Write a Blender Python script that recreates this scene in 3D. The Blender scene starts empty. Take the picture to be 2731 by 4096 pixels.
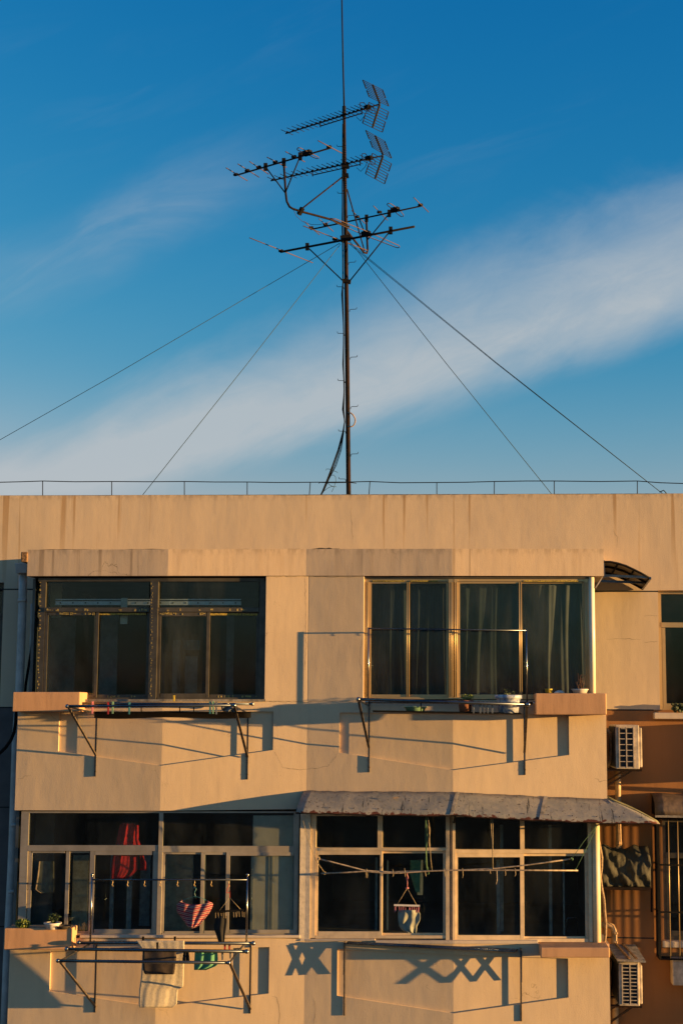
import bpy, math, random
from mathutils import Vector as V3, Matrix
random.seed(7)
rnd = random.uniform
sc = bpy.context.scene
COL = sc.collection
R = math.radians

# ------------------------------------------------------------------ camera
F, CX, CY, D, ZC = 6200.0, 1365.5, 2048.0, 18.2, 17.0
YAW, PITCH, ROLL = math.atan((1850 - CX) / F), math.atan((2850 - CY) / F), 0.008
fw = V3((-math.sin(YAW) * math.cos(PITCH), math.cos(YAW) * math.cos(PITCH), math.sin(PITCH)))
r0 = V3((math.cos(YAW), math.sin(YAW), 0)); u0 = r0.cross(fw)
rt = math.cos(ROLL) * r0 + math.sin(ROLL) * u0
up = math.cos(ROLL) * u0 - math.sin(ROLL) * r0
CAMP = V3((0, -D, ZC))
cd = bpy.data.cameras.new('camera'); cam = bpy.data.objects.new('camera', cd); COL.objects.link(cam)
cd.sensor_fit = 'VERTICAL'; cd.sensor_height = 36.0; cd.lens = 36.0 * F / 4096.0
cd.clip_start = 0.1; cd.clip_end = 6000
cam.matrix_world = Matrix(((rt.x, up.x, -fw.x, CAMP.x), (rt.y, up.y, -fw.y, CAMP.y), (rt.z, up.z, -fw.z, CAMP.z), (0, 0, 0, 1)))
sc.camera = cam


def ray(x, y):
    return fw * F + (x - CX) * rt - (y - CY) * up


def P(x, y, Y):                       # the point on the plane at depth Y seen at (x, y)
    d = ray(x, y)
    return CAMP + d * ((Y + D) / d.y)


def PZ(x, y, Z):                      # the point at height Z
    d = ray(x, y)
    return CAMP + d * ((Z - ZC) / d.z)


# folded facade: two shallow ridges, one valley
AMP = 0.088
XL, XR1, XV, XR2, XE = [P(a, b, c).x for a, b, c in ((71, 2920, AMP), (645, 3060, 0), (1228, 2900, AMP), (1811, 3060, 0), (2424, 2980, AMP))]
BR = [(XL, AMP), (XR1, 0.0), (XV, AMP), (XR2, 0.0), (XE, AMP)]
YW = 1.0                              # plane of the set-back wall and parapet


def Yf(X):
    if X <= BR[0][0]: return AMP
    for (a, ya), (b, yb) in zip(BR, BR[1:]):
        if X <= b: return ya + (yb - ya) * (X - a) / (b - a)
    return AMP


def W(x, y, dy=0.0):                  # point on the folded facade, dy behind it
    Y = 0.06 + dy
    for _ in range(4): Y = Yf(P(x, y, Y).x) + dy
    return P(x, y, Y)


# ------------------------------------------------------------------ mesh builder
class MB:
    def __init__(s): s.v = []; s.f = []; s.m = []; s.s = []; s.uv = {}

    def add(s, vs, fs, mi=0, sm=False):
        o = len(s.v); s.v += [V3(p) for p in vs]
        for f in fs: s.f.append([i + o for i in f]); s.m.append(mi); s.s.append(sm)
        return s

    def quad(s, *p, mi=0): return s.add(p, [list(range(len(p)))], mi)

    def hexa(s, a, b, mi=0):          # a, b: two matching loops joined into a prism
        n = len(a)
        return s.add(list(a) + list(b), [list(range(n))[::-1], list(range(n, 2 * n))] + [[i, (i + 1) % n, n + (i + 1) % n, n + i] for i in range(n)], mi)

    def box(s, x0, x1, y0, y1, z0, z1, mi=0):
        return s.hexa([(x0, y0, z0), (x1, y0, z0), (x1, y1, z0), (x0, y1, z0)], [(x0, y0, z1), (x1, y0, z1), (x1, y1, z1), (x0, y1, z1)], mi)

    def bar(s, p, q, w, h, side=None, mi=0):     # rectangular bar
        p, q = V3(p), V3(q); d = (q - p).normalized()
        side = V3(side) if side else (V3((0, 0, 1)) if abs(d.z) < .9 else V3((1, 0, 0)))
        a = d.cross(side).normalized(); b = a.cross(d).normalized()
        c = [a * (w / 2) + b * (h / 2), a * (w / 2) - b * (h / 2), -a * (w / 2) - b * (h / 2), -a * (w / 2) + b * (h / 2)]
        return s.hexa([p + k for k in c], [q + k for k in c], mi)

    def tube(s, pts, r, n=8, mi=0, closed=False):
        pts = [V3(p) for p in pts]; N = len(pts); rs = r if isinstance(r, (list, tuple)) else [r] * N
        t0 = (pts[1] - pts[0]).normalized()
        ref = V3((0, 0, 1)) if abs(t0.z) < .9 else V3((1, 0, 0))
        a = t0.cross(ref).normalized(); vs = []
        for i in range(N):
            t = ((pts[min(i + 1, N - 1)] - pts[max(i - 1, 0)])).normalized()
            a = (a - t * a.dot(t)).normalized(); b = t.cross(a)
            vs += [pts[i] + (a * math.cos(2 * math.pi * k / n) + b * math.sin(2 * math.pi * k / n)) * rs[i] for k in range(n)]
        fs = [[i * n + k, i * n + (k + 1) % n, (i + 1) * n + (k + 1) % n, (i + 1) * n + k] for i in range(N - 1) for k in range(n)]
        s.add(vs, fs, mi, True)
        o = len(s.v) - len(vs)
        s.f += [[o + k for k in range(n)][::-1], [o + (N - 1) * n + k for k in range(n)]]; s.m += [mi, mi]; s.s += [False, False]
        return s

    def ball(s, c, r, mi=0, n=10, sq=(1, 1, 1)):
        c = V3(c); vs = [c + V3((0, 0, r * sq[2]))]; h = n // 2
        for i in range(1, h):
            for k in range(n):
                vs.append(c + V3((r * sq[0] * math.sin(math.pi * i / h) * math.cos(2 * math.pi * k / n), r * sq[1] * math.sin(math.pi * i / h) * math.sin(2 * math.pi * k / n), r * sq[2] * math.cos(math.pi * i / h))))
        vs.append(c - V3((0, 0, r * sq[2]))); L = len(vs) - 1
        fs = [[0, 1 + k, 1 + (k + 1) % n] for k in range(n)]
        for i in range(h - 2):
            fs += [[1 + i * n + k, 1 + (i + 1) * n + k, 1 + (i + 1) * n + (k + 1) % n, 1 + i * n + (k + 1) % n] for k in range(n)]
        fs += [[L, 1 + (h - 2) * n + (k + 1) % n, 1 + (h - 2) * n + k] for k in range(n)]
        return s.add(vs, fs, mi, True)

    def grid(s, rows, mi=0, sm=True, uv=False):  # rows of points -> sheet
        n = len(rows[0]); vs = [p for r in rows for p in r]; base = len(s.f)
        s.add(vs, [[i * n + k, i * n + k + 1, (i + 1) * n + k + 1, (i + 1) * n + k] for i in range(len(rows) - 1) for k in range(n - 1)], mi, sm)
        if uv:
            j = base
            for i in range(len(rows) - 1):
                for k in range(n - 1):
                    q = lambda ii, kk: (kk / (n - 1), ii / (len(rows) - 1))
                    s.uv[j] = [q(i, k), q(i, k + 1), q(i + 1, k + 1), q(i + 1, k)]; j += 1
        return s

    def lathe(s, c, prof, n=16, mi=0, sq=1.0):
        c = V3(c); N = len(prof)
        vs = [c + V3((r * math.cos(2 * math.pi * k / n), sq * r * math.sin(2 * math.pi * k / n), z)) for r, z in prof for k in range(n)]
        fs = [[i * n + k, i * n + (k + 1) % n, (i + 1) * n + (k + 1) % n, (i + 1) * n + k] for i in range(N - 1) for k in range(n)]
        return s.add(vs, fs, mi, True)


ORG = {}


def obj(name, mb, mats, parent=None, bevel=0, solid=0, sub=0):
    if not isinstance(mats, (list, tuple)): mats = [mats]
    if parent is None:
        o = V3(((min(p.x for p in mb.v) + max(p.x for p in mb.v)) / 2, (min(p.y for p in mb.v) + max(p.y for p in mb.v)) / 2, min(p.z for p in mb.v)))
    else: o = ORG[parent.name]
    me = bpy.data.meshes.new(name)
    me.from_pydata([p - o for p in mb.v], [], mb.f)
    for m in mats: me.materials.append(m)
    me.polygons.foreach_set('material_index', mb.m); me.polygons.foreach_set('use_smooth', mb.s)
    if mb.uv:
        l = me.uv_layers.new(name='UVMap')
        for fi, uvs in mb.uv.items():
            for li, uv in zip(me.polygons[fi].loop_indices, uvs): l.data[li].uv = uv
    me.update()
    ob = bpy.data.objects.new(name, me); COL.objects.link(ob)
    if parent is None: ob.location = o
    else: ob.parent = parent
    ORG[ob.name] = o
    if bevel:
        b = ob.modifiers.new('edge', 'BEVEL'); b.width = bevel; b.segments = 2; b.limit_method = 'ANGLE'; b.angle_limit = R(40)
    if sub:
        b = ob.modifiers.new('sub', 'SUBSURF'); b.levels = b.render_levels = sub
    if solid:
        b = ob.modifiers.new('thick', 'SOLIDIFY'); b.thickness = solid; b.offset = 0
    return ob


def tag(o, label, cat, group=None, kind=None):
    if label: o['label'] = label
    if cat: o['category'] = cat
    if group: o['group'] = group
    if kind: o['kind'] = kind
    return o


def thing(name, loc, label, cat, group=None):
    o = bpy.data.objects.new(name, None); COL.objects.link(o); o.location = loc; ORG[o.name] = V3(loc)
    o.empty_display_size = .1
    return tag(o, label, cat, group)


def copy_part(o, parent, shift):      # a repeat of a part, sharing its mesh
    c = o.copy(); COL.objects.link(c); c.parent = parent; c.location = o.location + V3(shift); ORG[c.name] = ORG[o.name] + V3(shift)
    return c


# ------------------------------------------------------------------ materials
class NT:
    def __init__(s, nt): s.nt = nt

    def n(s, t, **kw):
        nd = s.nt.nodes.new(t)
        for k, v in kw.items(): setattr(nd, k, v)
        return nd

    def put(s, sock, v):
        if hasattr(v, 'is_output'): s.nt.links.new(v, sock)
        elif isinstance(v, (tuple, list)) and len(v) == 3 and sock.type == 'RGBA': sock.default_value = (*v, 1)
        else: sock.default_value = v

    def m(s, op, a, b=0.0, c=0.0, clamp=False):
        nd = s.n('ShaderNodeMath', operation=op); nd.use_clamp = clamp
        for i, v in enumerate((a, b, c)): s.put(nd.inputs[i], v)
        return nd.outputs[0]

    def mix(s, fac, a, b, mode='MIX'):
        nd = s.n('ShaderNodeMix', data_type='RGBA', blend_type=mode)
        s.put(nd.inputs[0], fac); s.put(nd.inputs[6], a); s.put(nd.inputs[7], b)
        return nd.outputs[2]

    def noise(s, vec, scale, detail=4, rough=.55, dist=0.0):
        nd = s.n('ShaderNodeTexNoise'); s.put(nd.inputs['Vector'], vec); nd.inputs['Scale'].default_value = scale
        nd.inputs['Detail'].default_value = detail; nd.inputs['Roughness'].default_value = rough; nd.inputs['Distortion'].default_value = dist
        return nd.outputs[0]

    def ss(s, v, a, b, o0=0.0, o1=1.0):
        nd = s.n('ShaderNodeMapRange', interpolation_type='SMOOTHSTEP'); s.put(nd.inputs[0], v)
        for i, x in enumerate((a, b, o0, o1)): s.put(nd.inputs[i + 1], x)
        return nd.outputs[0]

    def scale(s, vec, xyz):
        nd = s.n('ShaderNodeMapping'); s.put(nd.inputs[0], vec); nd.inputs['Scale'].default_value = xyz
        return nd.outputs[0]

    def pos(s): return s.n('ShaderNodeNewGeometry').outputs['Position']

    def xyz(s, vec):
        nd = s.n('ShaderNodeSeparateXYZ'); s.put(nd.inputs[0], vec); return nd.outputs


def newmat(name):
    m = bpy.data.materials.new(name); m.use_nodes = True
    t = NT(m.node_tree); b = m.node_tree.nodes['Principled BSDF']
    return m, t, b


def mat(name, col, rough=.6, metal=0.0, var=.25, scale=12.0, bump=0.0, col2=None, bscale=None, spec=None, trans=0.0):
    m, t, b = newmat(name); p = t.pos()
    n = t.noise(p, scale, 5, .6)
    dark = col2 or tuple(c * (1 - var * 1.6) for c in col)
    t.put(b.inputs['Base Color'], t.mix(t.ss(n, .35, .68), col, dark))
    b.inputs['Metallic'].default_value = metal
    t.put(b.inputs['Roughness'], t.m('ADD', rough - .06, t.m('MULTIPLY', n, .14)))
    if spec is not None: b.inputs['Specular IOR Level'].default_value = spec
    if bump:
        bn = t.n('ShaderNodeBump'); bn.inputs['Strength'].default_value = 1; bn.inputs['Distance'].default_value = bump
        t.put(bn.inputs['Height'], t.noise(p, bscale or scale * 3, 4, .6)); t.put(b.inputs['Normal'], bn.outputs[0])
    return m


def plaster(name, col, ztop=None, streak=.26, stain=(.30, .16, .05), crack=True, bumpk=1.0):
    m, t, b = newmat(name); p = t.pos(); X, Y, Z = t.xyz(p)
    big = t.noise(p, .9, 4, .6); mid = t.noise(p, 5, 5, .65)
    vert = t.noise(t.scale(p, (9, 9, .7)), 1.0, 5, .65); fine = t.noise(t.scale(p, (45, 45, 5)), 1.0, 3, .6)
    c = t.mix(t.m('MULTIPLY', t.ss(big, .35, .7), .35), col, tuple(a * k for a, k in zip(col, (.86, .84, .84))))
    c = t.mix(t.m('MULTIPLY', t.ss(vert, .46, .70), .30 * streak * 2), c, tuple(a * k for a, k in zip(col, (.66, .62, .60))))
    c = t.mix(t.m('MULTIPLY', t.ss(mid, .5, .75), .22), c, tuple(a * 1.12 for a in col))
    c = t.mix(t.m('MULTIPLY', t.ss(fine, .55, .8), .16), c, tuple(a * .7 for a in col))
    spk = t.noise(p, 52, 2, .5)
    c = t.mix(t.m('MULTIPLY', t.ss(spk, .69, .76), .42), c, tuple(a * .45 for a in col))
    if ztop is not None:             # run-off stains below the coping
        sx = t.noise(t.scale(p, (7.5, 0, .12)), 1.0, 3, .55, .25)
        ln = t.noise(t.scale(p, (1.3, 0, 0)), 1.0, 2)
        fall = t.ss(t.m('SUBTRACT', ztop, Z), t.m('MULTIPLY', t.m('POWER', ln, 3.0), 9.0), 0.0)
        c = t.mix(t.m('MULTIPLY', t.m('MULTIPLY', t.ss(sx, .60, .65), fall), .6), c, stain)
        top = t.m('MULTIPLY', t.ss(t.m('SUBTRACT', ztop, Z), .10, 0.0), t.ss(t.noise(t.scale(p, (16, 1, 6)), 1.0, 4), .42, .62))
        c = t.mix(t.m('MULTIPLY', top, .3), c, (.13, .09, .06))
    if crack:
        vo = t.n('ShaderNodeTexVoronoi', feature='DISTANCE_TO_EDGE'); wv = t.n('ShaderNodeVectorMath', operation='ADD')
        nz = t.n('ShaderNodeTexNoise'); t.put(nz.inputs['Vector'], p); nz.inputs['Scale'].default_value = 2.5; nz.inputs['Detail'].default_value = 5
        t.put(wv.inputs[0], p); t.put(wv.inputs[1], nz.outputs['Color'])
        t.put(vo.inputs['Vector'], wv.outputs[0]); vo.inputs['Scale'].default_value = .62
        cr = t.m('MULTIPLY', t.ss(vo.outputs['Distance'], .0032, .0012), t.ss(t.noise(p, .8, 2), .56, .62))
        c = t.mix(t.m('MULTIPLY', cr, .6), c, tuple(a * .25 for a in col))
    t.put(b.inputs['Base Color'], c); b.inputs['Roughness'].default_value = .9; b.inputs['Specular IOR Level'].default_value = .15
    h = t.m('ADD', t.m('MULTIPLY', t.noise(t.scale(p, (1, 1, .6)), 2.0, 3, .45), .010 * bumpk), t.m('ADD', t.m('MULTIPLY', t.noise(t.scale(p, (16, 16, 4)), 1, 4, .6), .0010 * bumpk), t.m('MULTIPLY', t.noise(p, 90, 3, .65), .0013 * bumpk)))
    bn = t.n('ShaderNodeBump'); bn.inputs['Strength'].default_value = 1; bn.inputs['Distance'].default_value = 1.0
    t.put(bn.inputs['Height'], h); t.put(b.inputs['Normal'], bn.outputs[0])
    return m


def glass_mat(name, tint=(.82, .89, .90), dirt=.05):
    m, t, b = newmat(name); nt = m.node_tree; nt.nodes.remove(b); p = t.pos()
    tr = t.n('ShaderNodeBsdfTransparent'); tr.inputs[0].default_value = (*tint, 1)
    gl = t.n('ShaderNodeBsdfGlossy'); gl.inputs['Roughness'].default_value = .03; gl.inputs[0].default_value = (.42, .50, .52, 1)
    g = t.n('ShaderNodeNewGeometry'); dt = t.n('ShaderNodeVectorMath', operation='DOT_PRODUCT'); t.put(dt.inputs[0], g.outputs['Normal']); t.put(dt.inputs[1], g.outputs['Incoming'])
    sch = t.m('ADD', .04, t.m('MULTIPLY', .96, t.m('POWER', t.m('SUBTRACT', 1.0, t.m('ABSOLUTE', dt.outputs['Value']), clamp=True), 5.0)))
    bn = t.n('ShaderNodeBump'); bn.inputs['Distance'].default_value = .004; bn.inputs['Strength'].default_value = .6
    t.put(bn.inputs['Height'], t.noise(p, 1.6, 2)); t.put(gl.inputs['Normal'], bn.outputs[0])
    mx = t.n('ShaderNodeMixShader'); t.put(mx.inputs[0], sch); t.put(mx.inputs[1], tr.outputs[0]); t.put(mx.inputs[2], gl.outputs[0])
    df = t.n('ShaderNodeBsdfDiffuse'); df.inputs[0].default_value = (.20, .215, .21, 1)
    m2 = t.n('ShaderNodeMixShader'); n = t.noise(t.scale(p, (3, 3, 1)), 1.0, 5, .65)
    sp = t.noise(p, 45, 2)
    t.put(m2.inputs[0], t.m('ADD', t.m('MULTIPLY', t.ss(n, .35, .75), dirt), t.m('MULTIPLY', t.ss(sp, .74, .78), .25)))
    t.put(m2.inputs[1], mx.outputs[0]); t.put(m2.inputs[2], df.outputs[0])
    nt.links.new(m2.outputs[0], nt.nodes['Material Output'].inputs[0])
    return m


ZPAR = P(1400, 1979, YW).z
M = {}
M['wall'] = plaster('wall_plaster', (.60, .472, .325), ZPAR, crack=False)
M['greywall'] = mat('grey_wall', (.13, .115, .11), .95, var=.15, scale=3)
M['bayside'] = mat('dimmed_bay_side', (.20, .18, .16), .95, var=.2, scale=4)  # bay sides coloured darker to cut the light they bounce onto the rear wall
M['bay'] = plaster('bay_plaster', (.61, .470, .315))
M['fascia'] = plaster('fascia_plaster', (.62, .475, .325), P(1300, 2197, .06).z, streak=.7, stain=(.25, .18, .12))
M['terra'] = plaster('terracotta_plaster', (.30, .145, .06))
M['pink'] = plaster('pink_render', (.55, .32, .175), streak=.9)
M['sill'] = plaster('sill_concrete', (.52, .44, .36), crack=False)
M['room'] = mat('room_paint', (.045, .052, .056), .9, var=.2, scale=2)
M['roomdark'] = mat('dark_wood', (.045, .036, .028), .7)
M['roompale'] = mat('pale_door', (.30, .30, .26), .7)
M['bronze'] = mat('bronze_frame', (.085, .075, .058), .45, .3, var=.2, scale=8)
M['gold'] = mat('anodised_frame', (.50, .36, .18), .38, .5, var=.08, scale=3)
M['alu'] = mat('aluminium_frame', (.34, .30, .25), .45, .25, var=.15, scale=5)
M['cream'] = mat('cream_frame', (.70, .54, .35), .5, 0, var=.14, scale=7, bump=.0008)
M['post'] = mat('white_post', (.86, .78, .60), .3, 0, var=.06, scale=4)
M['tape'] = mat('old_tape', (.55, .40, .06), .6, 0, var=.5, scale=60, col2=(.10, .08, .03))
M['tapebit'] = mat('tape_residue', (.50, .38, .12), .7, 0, var=.4, scale=80)
M['glass'] = glass_mat('window_glass')
M['glass2'] = glass_mat('dusty_glass', (.79, .86, .87), .10)
M['rust'] = mat('rusty_iron', (.026, .013, .009), .9, 0, var=.4, scale=8, col2=(.010, .009, .009), spec=.12, bump=.002)
M['iron'] = mat('dark_iron', (.010, .0095, .0095), .75, 0, var=.3, scale=12, spec=.15)
M['antenna'] = mat('weathered_aluminium', (.012, .012, .013), .7, 0, var=.2, scale=6, spec=.15)
M['rod'] = mat('antenna_rod', (.11, .07, .05), .55, 0, var=.15, scale=4, spec=.2)
M['wire'] = mat('guy_wire_green', (.02, .05, .055), .8, 0, var=.1, scale=2)
M['black'] = mat('black_rubber', (.008, .008, .009), .7, spec=.08)
M['steel'] = mat('stainless_tube', (.34, .34, .34), .22, 1.0, var=.15, scale=15)
M['steeldk'] = mat('worn_tube', (.10, .115, .14), .26, .9, var=.2, scale=8)
M['strap'] = mat('painted_strap', (.13, .10, .075), .5, .5, var=.4, scale=30)
M['pipe'] = mat('pvc_pipe', (.46, .45, .43), .5, var=.15, scale=6)
M['pipeor'] = mat('painted_pipe', (.52, .33, .17), .5, var=.25, scale=14)
M['brick'] = mat('old_brick', (.30, .17, .08), .9, var=.5, scale=45, bump=.004)
M['acw'] = mat('aged_white_casing', (.56, .47, .36), .5, var=.26, scale=9)
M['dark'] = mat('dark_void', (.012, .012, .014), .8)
M['hose'] = mat('foam_hose', (.34, .24, .15), .8, var=.3, scale=40, bump=.003)
M['bamboo'] = mat('bamboo', (.42, .33, .24), .55, var=.35, scale=30)
M['rope'] = mat('old_rope', (.34, .27, .17), .9, var=.3, scale=60)
M['ropeg'] = mat('green_twine', (.10, .20, .10), .8)
M['concrete'] = mat('old_concrete', (.27, .245, .215), .95, var=.35, scale=9, bump=.004)
M['poly'] = mat('brown_sheet', (.085, .06, .042), .35, var=.2, scale=8)
M['greenrib'] = mat('mossy_sheet', (.22, .21, .11), .8, var=.45, scale=9, bump=.005)
M['corr'] = mat('brown_awning', (.16, .11, .07), .6, var=.35, scale=6, bump=.006)
M['ground'] = mat('ground_asphalt', (.09, .085, .08), .95, var=.3, scale=.6)
M['roofm'] = mat('roof_felt', (.14, .13, .12), .95, var=.3, scale=2)
M['leaf'] = mat('leaf_green', (.10, .16, .035), .6, var=.6, scale=35, col2=(.20, .22, .04))
M['leafd'] = mat('leaf_dark', (.05, .085, .03), .6, var=.5, scale=35)
M['twig'] = mat('dry_twig', (.12, .065, .04), .9)
M['white'] = mat('white_ceramic', (.66, .62, .58), .3, var=.15, scale=8)
M['whiteb'] = mat('blue_white_pot', (.55, .56, .58), .35, var=.2, scale=24, col2=(.12, .18, .34))
M['clay'] = mat('clay_pot', (.33, .13, .07), .8, var=.3)
M['yellow'] = mat('yellow_tin', (.55, .42, .05), .5)
M['redp'] = mat('red_plastic', (.42, .03, .03), .4)
M['pinkp'] = mat('pink_plastic', (.62, .22, .24), .45, var=.2)
M['greenp'] = mat('green_plastic', (.22, .40, .26), .45)
M['tealp'] = mat('teal_plastic', (.05, .20, .24), .4)
M['clear'] = mat('clear_plastic', (.20, .22, .25), .15, .3)
M['redcl'] = mat('red_cloth', (.56, .008, .016), .9, var=.3, scale=16)
M['towel'] = mat('cream_towel', (.52, .45, .34), .95, var=.12, scale=40, bump=.004, bscale=220)
M['blackcl'] = mat('black_cloth', (.014, .013, .013), .9)
M['browncl'] = mat('brown_cloth', (.05, .034, .025), .9, var=.3, scale=20)
M['greencl'] = mat('green_cloth', (.10, .30, .17), .9, var=.2, scale=10)
M['greycl'] = mat('grey_cloth', (.24, .25, .21), .9, var=.2, scale=12)
M['curt'] = mat('sheer_curtain', (.05, .056, .062), .9, var=.15, scale=5)
M['tarp'] = mat('crumpled_tarp', (.055, .052, .036), .85, var=.14, scale=9, bump=.006, bscale=40)
M['leather'] = mat('dark_stone', (.05, .04, .03), .8)


def stripes():
    m, t, b = newmat('striped_cotton'); p = t.pos(); X, Y, Z = t.xyz(p)
    w = t.m('ADD', t.m('MULTIPLY', Z, 22.0), t.m('MULTIPLY', t.m('ABSOLUTE', t.m('SUBTRACT', X, W(780, 3640).x)), -3.6))
    w = t.m('ADD', w, t.m('MULTIPLY', t.noise(p, 9, 2), .5))
    rp = t.n('ShaderNodeValToRGB'); t.put(rp.inputs[0], t.m('FRACT', w)); e = rp.color_ramp; e.interpolation = 'CONSTANT'
    cols = [(0, (.30, .022, .025)), (.2, (.42, .29, .24)), (.34, (.05, .03, .07)), (.5, (.33, .035, .035)), (.62, (.44, .33, .28)), (.72, (.30, .03, .05)), (.86, (.07, .03, .07))]
    for i, (x, c) in enumerate(cols):
        el = e.elements[i] if i < 2 else e.elements.new(x)
        el.position = x; el.color = (*c, 1)
    t.put(b.inputs['Base Color'], rp.outputs[0]); b.inputs['Roughness'].default_value = .9
    return m


M['stripe'] = stripes()


def awning_mat():
    m, t, b = newmat('painted_sheet_rusting'); p = t.pos()
    uv = t.n('ShaderNodeUVMap').outputs[0]; U, Vv, _ = t.xyz(uv)
    n = t.noise(p, 4, 5, .65); n2 = t.noise(p, 16, 4, .6)
    c = t.mix(t.ss(n, .3, .7), (.30, .275, .235), (.20, .20, .19))
    run = t.noise(t.scale(p, (22, 2, 1.5)), 1.0, 5, .7)
    c = t.mix(t.m('MULTIPLY', t.ss(run, .60, .645), .9), c, (.035, .04, .045))
    c = t.mix(t.m('MULTIPLY', t.ss(t.noise(p, 30, 3), .63, .68), .9), c, (.06, .05, .045))
    c = t.mix(t.m('MULTIPLY', t.ss(t.noise(p, 24, 3), .72, .75), .5), c, (.36, .32, .27))
    edge = t.m('ADD', Vv, t.m('MULTIPLY', t.m('SUBTRACT', n2, .5), .55))
    c = t.mix(t.ss(edge, .955, .985), c, (.085, .024, .016))
    pat = t.m('MULTIPLY', t.ss(t.noise(p, 5.5, 5, .7), .66, .675), t.ss(U, .55, .8))
    c = t.mix(pat, c, (.085, .024, .018))
    t.put(b.inputs['Base Color'], c); b.inputs['Roughness'].default_value = .75; b.inputs['Specular IOR Level'].default_value = .25
    bn = t.n('ShaderNodeBump'); bn.inputs['Distance'].default_value = .007; t.put(bn.inputs['Height'], t.noise(p, 6, 4, .6)); t.put(b.inputs['Normal'], bn.outputs[0])
    return m


M['sheet'] = awning_mat()

# ------------------------------------------------------------------ setting: ground and sky
tag(obj('ground', MB().quad((-3000, -3000, 0), (3000, -3000, 0), (3000, 3000, 0), (-3000, 3000, 0)), M['ground']), 'dark asphalt ground far below the flats', 'ground', kind='structure')

SUN_AZ, SUN_EL = 80.0, 3.3            # azimuth away from the facade normal, to the right
sv = V3((math.sin(R(SUN_AZ)) * math.cos(R(SUN_EL)), -math.cos(R(SUN_AZ)) * math.cos(R(SUN_EL)), math.sin(R(SUN_EL))))
sl = bpy.data.lights.new('sun', 'SUN'); so = bpy.data.objects.new('sun', sl); COL.objects.link(so)
sl.energy = 5.0; sl.angle = R(.42); sl.color = (1.0, .568, .185)
so.rotation_euler = sv.to_track_quat('Z', 'Y').to_euler(); so.location = (40, -10, 30)

w = bpy.data.worlds.new('World'); sc.world = w; w.use_nodes = True
t = NT(w.node_tree); bg = w.node_tree.nodes['Background']
sky = t.n('ShaderNodeTexSky', sky_type='NISHITA', sun_disc=False)
sky.sun_elevation = R(SUN_EL); sky.sun_rotation = R(180 - SUN_AZ)
sx = t.n('ShaderNodeSeparateColor'); t.put(sx.inputs[0], sky.outputs[0])


def chan(o, k, g, hi):
    return t.m('MINIMUM', t.m('MULTIPLY', t.m('POWER', t.m('MULTIPLY', o, .1), g), k), hi)


cr = chan(sx.outputs[0], 260.0, 4.2, .12); cg = chan(sx.outputs[1], 1.46, 1.37, .21); cb = chan(sx.outputs[2], .82, .80, .25)
cc = t.n('ShaderNodeCombineColor')
for i, q in enumerate((cr, cg, cb)): t.put(cc.inputs[i], q)
dirv = t.n('ShaderNodeTexCoord').outputs['Generated']
dx, dy, dz = t.xyz(dirv)
ym = t.m('MAXIMUM', dy, .05)
uu, vv = t.m('DIVIDE', dx, ym), t.m('DIVIDE', dz, ym)
uvv = t.n('ShaderNodeCombineXYZ'); t.put(uvv.inputs[0], uu); t.put(uvv.inputs[1], vv)
rotm = t.n('ShaderNodeMapping'); t.put(rotm.inputs[0], uvv.outputs[0]); rotm.inputs['Rotation'].default_value = (0, 0, R(-22))
band = rotm.outputs[0]
wn = t.noise(t.scale(band, (5, 12, 1)), 1.0, 5, .6, .4)
vw = t.m('ADD', vv, t.m('MULTIPLY', t.m('SUBTRACT', wn, .5), .05))


def uvpx(x, y):
    d = ray(x, y); return d.x / d.y, d.z / d.y


def curve(pts, vsock):                # piecewise curve v(u) through sky directions
    q = sorted(uvpx(a, b) for a, b in pts)
    u0, u1 = -.5, .5; v0, v1 = 0.0, .7
    nd = t.n('ShaderNodeFloatCurve'); c = nd.mapping.curves[0]
    q = [(u0, q[0][1])] + q + [(u1, q[-1][1] + (u1 - q[-1][0]) * .35)]
    c.points[0].location = (0, (q[0][1] - v0) / (v1 - v0)); c.points[1].location = (1, (q[-1][1] - v0) / (v1 - v0))
    for a, b in q[1:-1]: c.points.new((a - u0) / (u1 - u0), (b - v0) / (v1 - v0))
    nd.mapping.use_clip = False; nd.mapping.update()
    t.put(nd.inputs['Value'], t.m('DIVIDE', t.m('SUBTRACT', vsock, u0), u1 - u0, clamp=True))
    return t.m('ADD', t.m('MULTIPLY', nd.outputs[0], v1 - v0), v0)


K = 1.7417
upc = curve([(x * K, y * K) for x, y in ((0, 1040), (150, 990), (300, 900), (500, 830), (700, 750), (900, 660), (1100, 590), (1300, 520), (1450, 455), (1568, 405))], uu)
loc_ = curve([(x * K, y * K) for x, y in ((0, 1150), (150, 1150), (300, 1132), (500, 1088), (700, 1030), (900, 980), (1100, 925), (1300, 850), (1450, 800), (1568, 745))], uu)
fib = t.noise(t.scale(band, (6, 17, 1)), 1.0, 6, .62, .9); fib2 = t.noise(t.scale(band, (20, 46, 1)), 1.0, 6, .68, .7)
tt = t.m('DIVIDE', t.m('SUBTRACT', vw, loc_), t.m('SUBTRACT', upc, loc_))
tt = t.m('ADD', tt, t.m('MULTIPLY', t.m('SUBTRACT', fib, .5), t.m('ADD', .15, t.m('MULTIPLY', t.ss(tt, .2, 1.0), .5))))
dens = t.m('MULTIPLY', t.ss(tt, -.14, .32), t.ss(tt, 1.30, .34))
st = t.noise(t.scale(band, (7, 34, 1)), 1.0, 6, .62, .6); st2 = t.noise(t.scale(band, (3, 8, 1)), 1.0, 4, .55, .3)
dens = t.m('MULTIPLY', dens, t.m('ADD', .50, t.m('ADD', t.m('MULTIPLY', t.m('ADD', t.ss(fib, .3, .72), t.ss(fib2, .3, .7)), .15), t.m('MULTIPLY', t.ss(st2, .3, .7), .36))))
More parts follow.
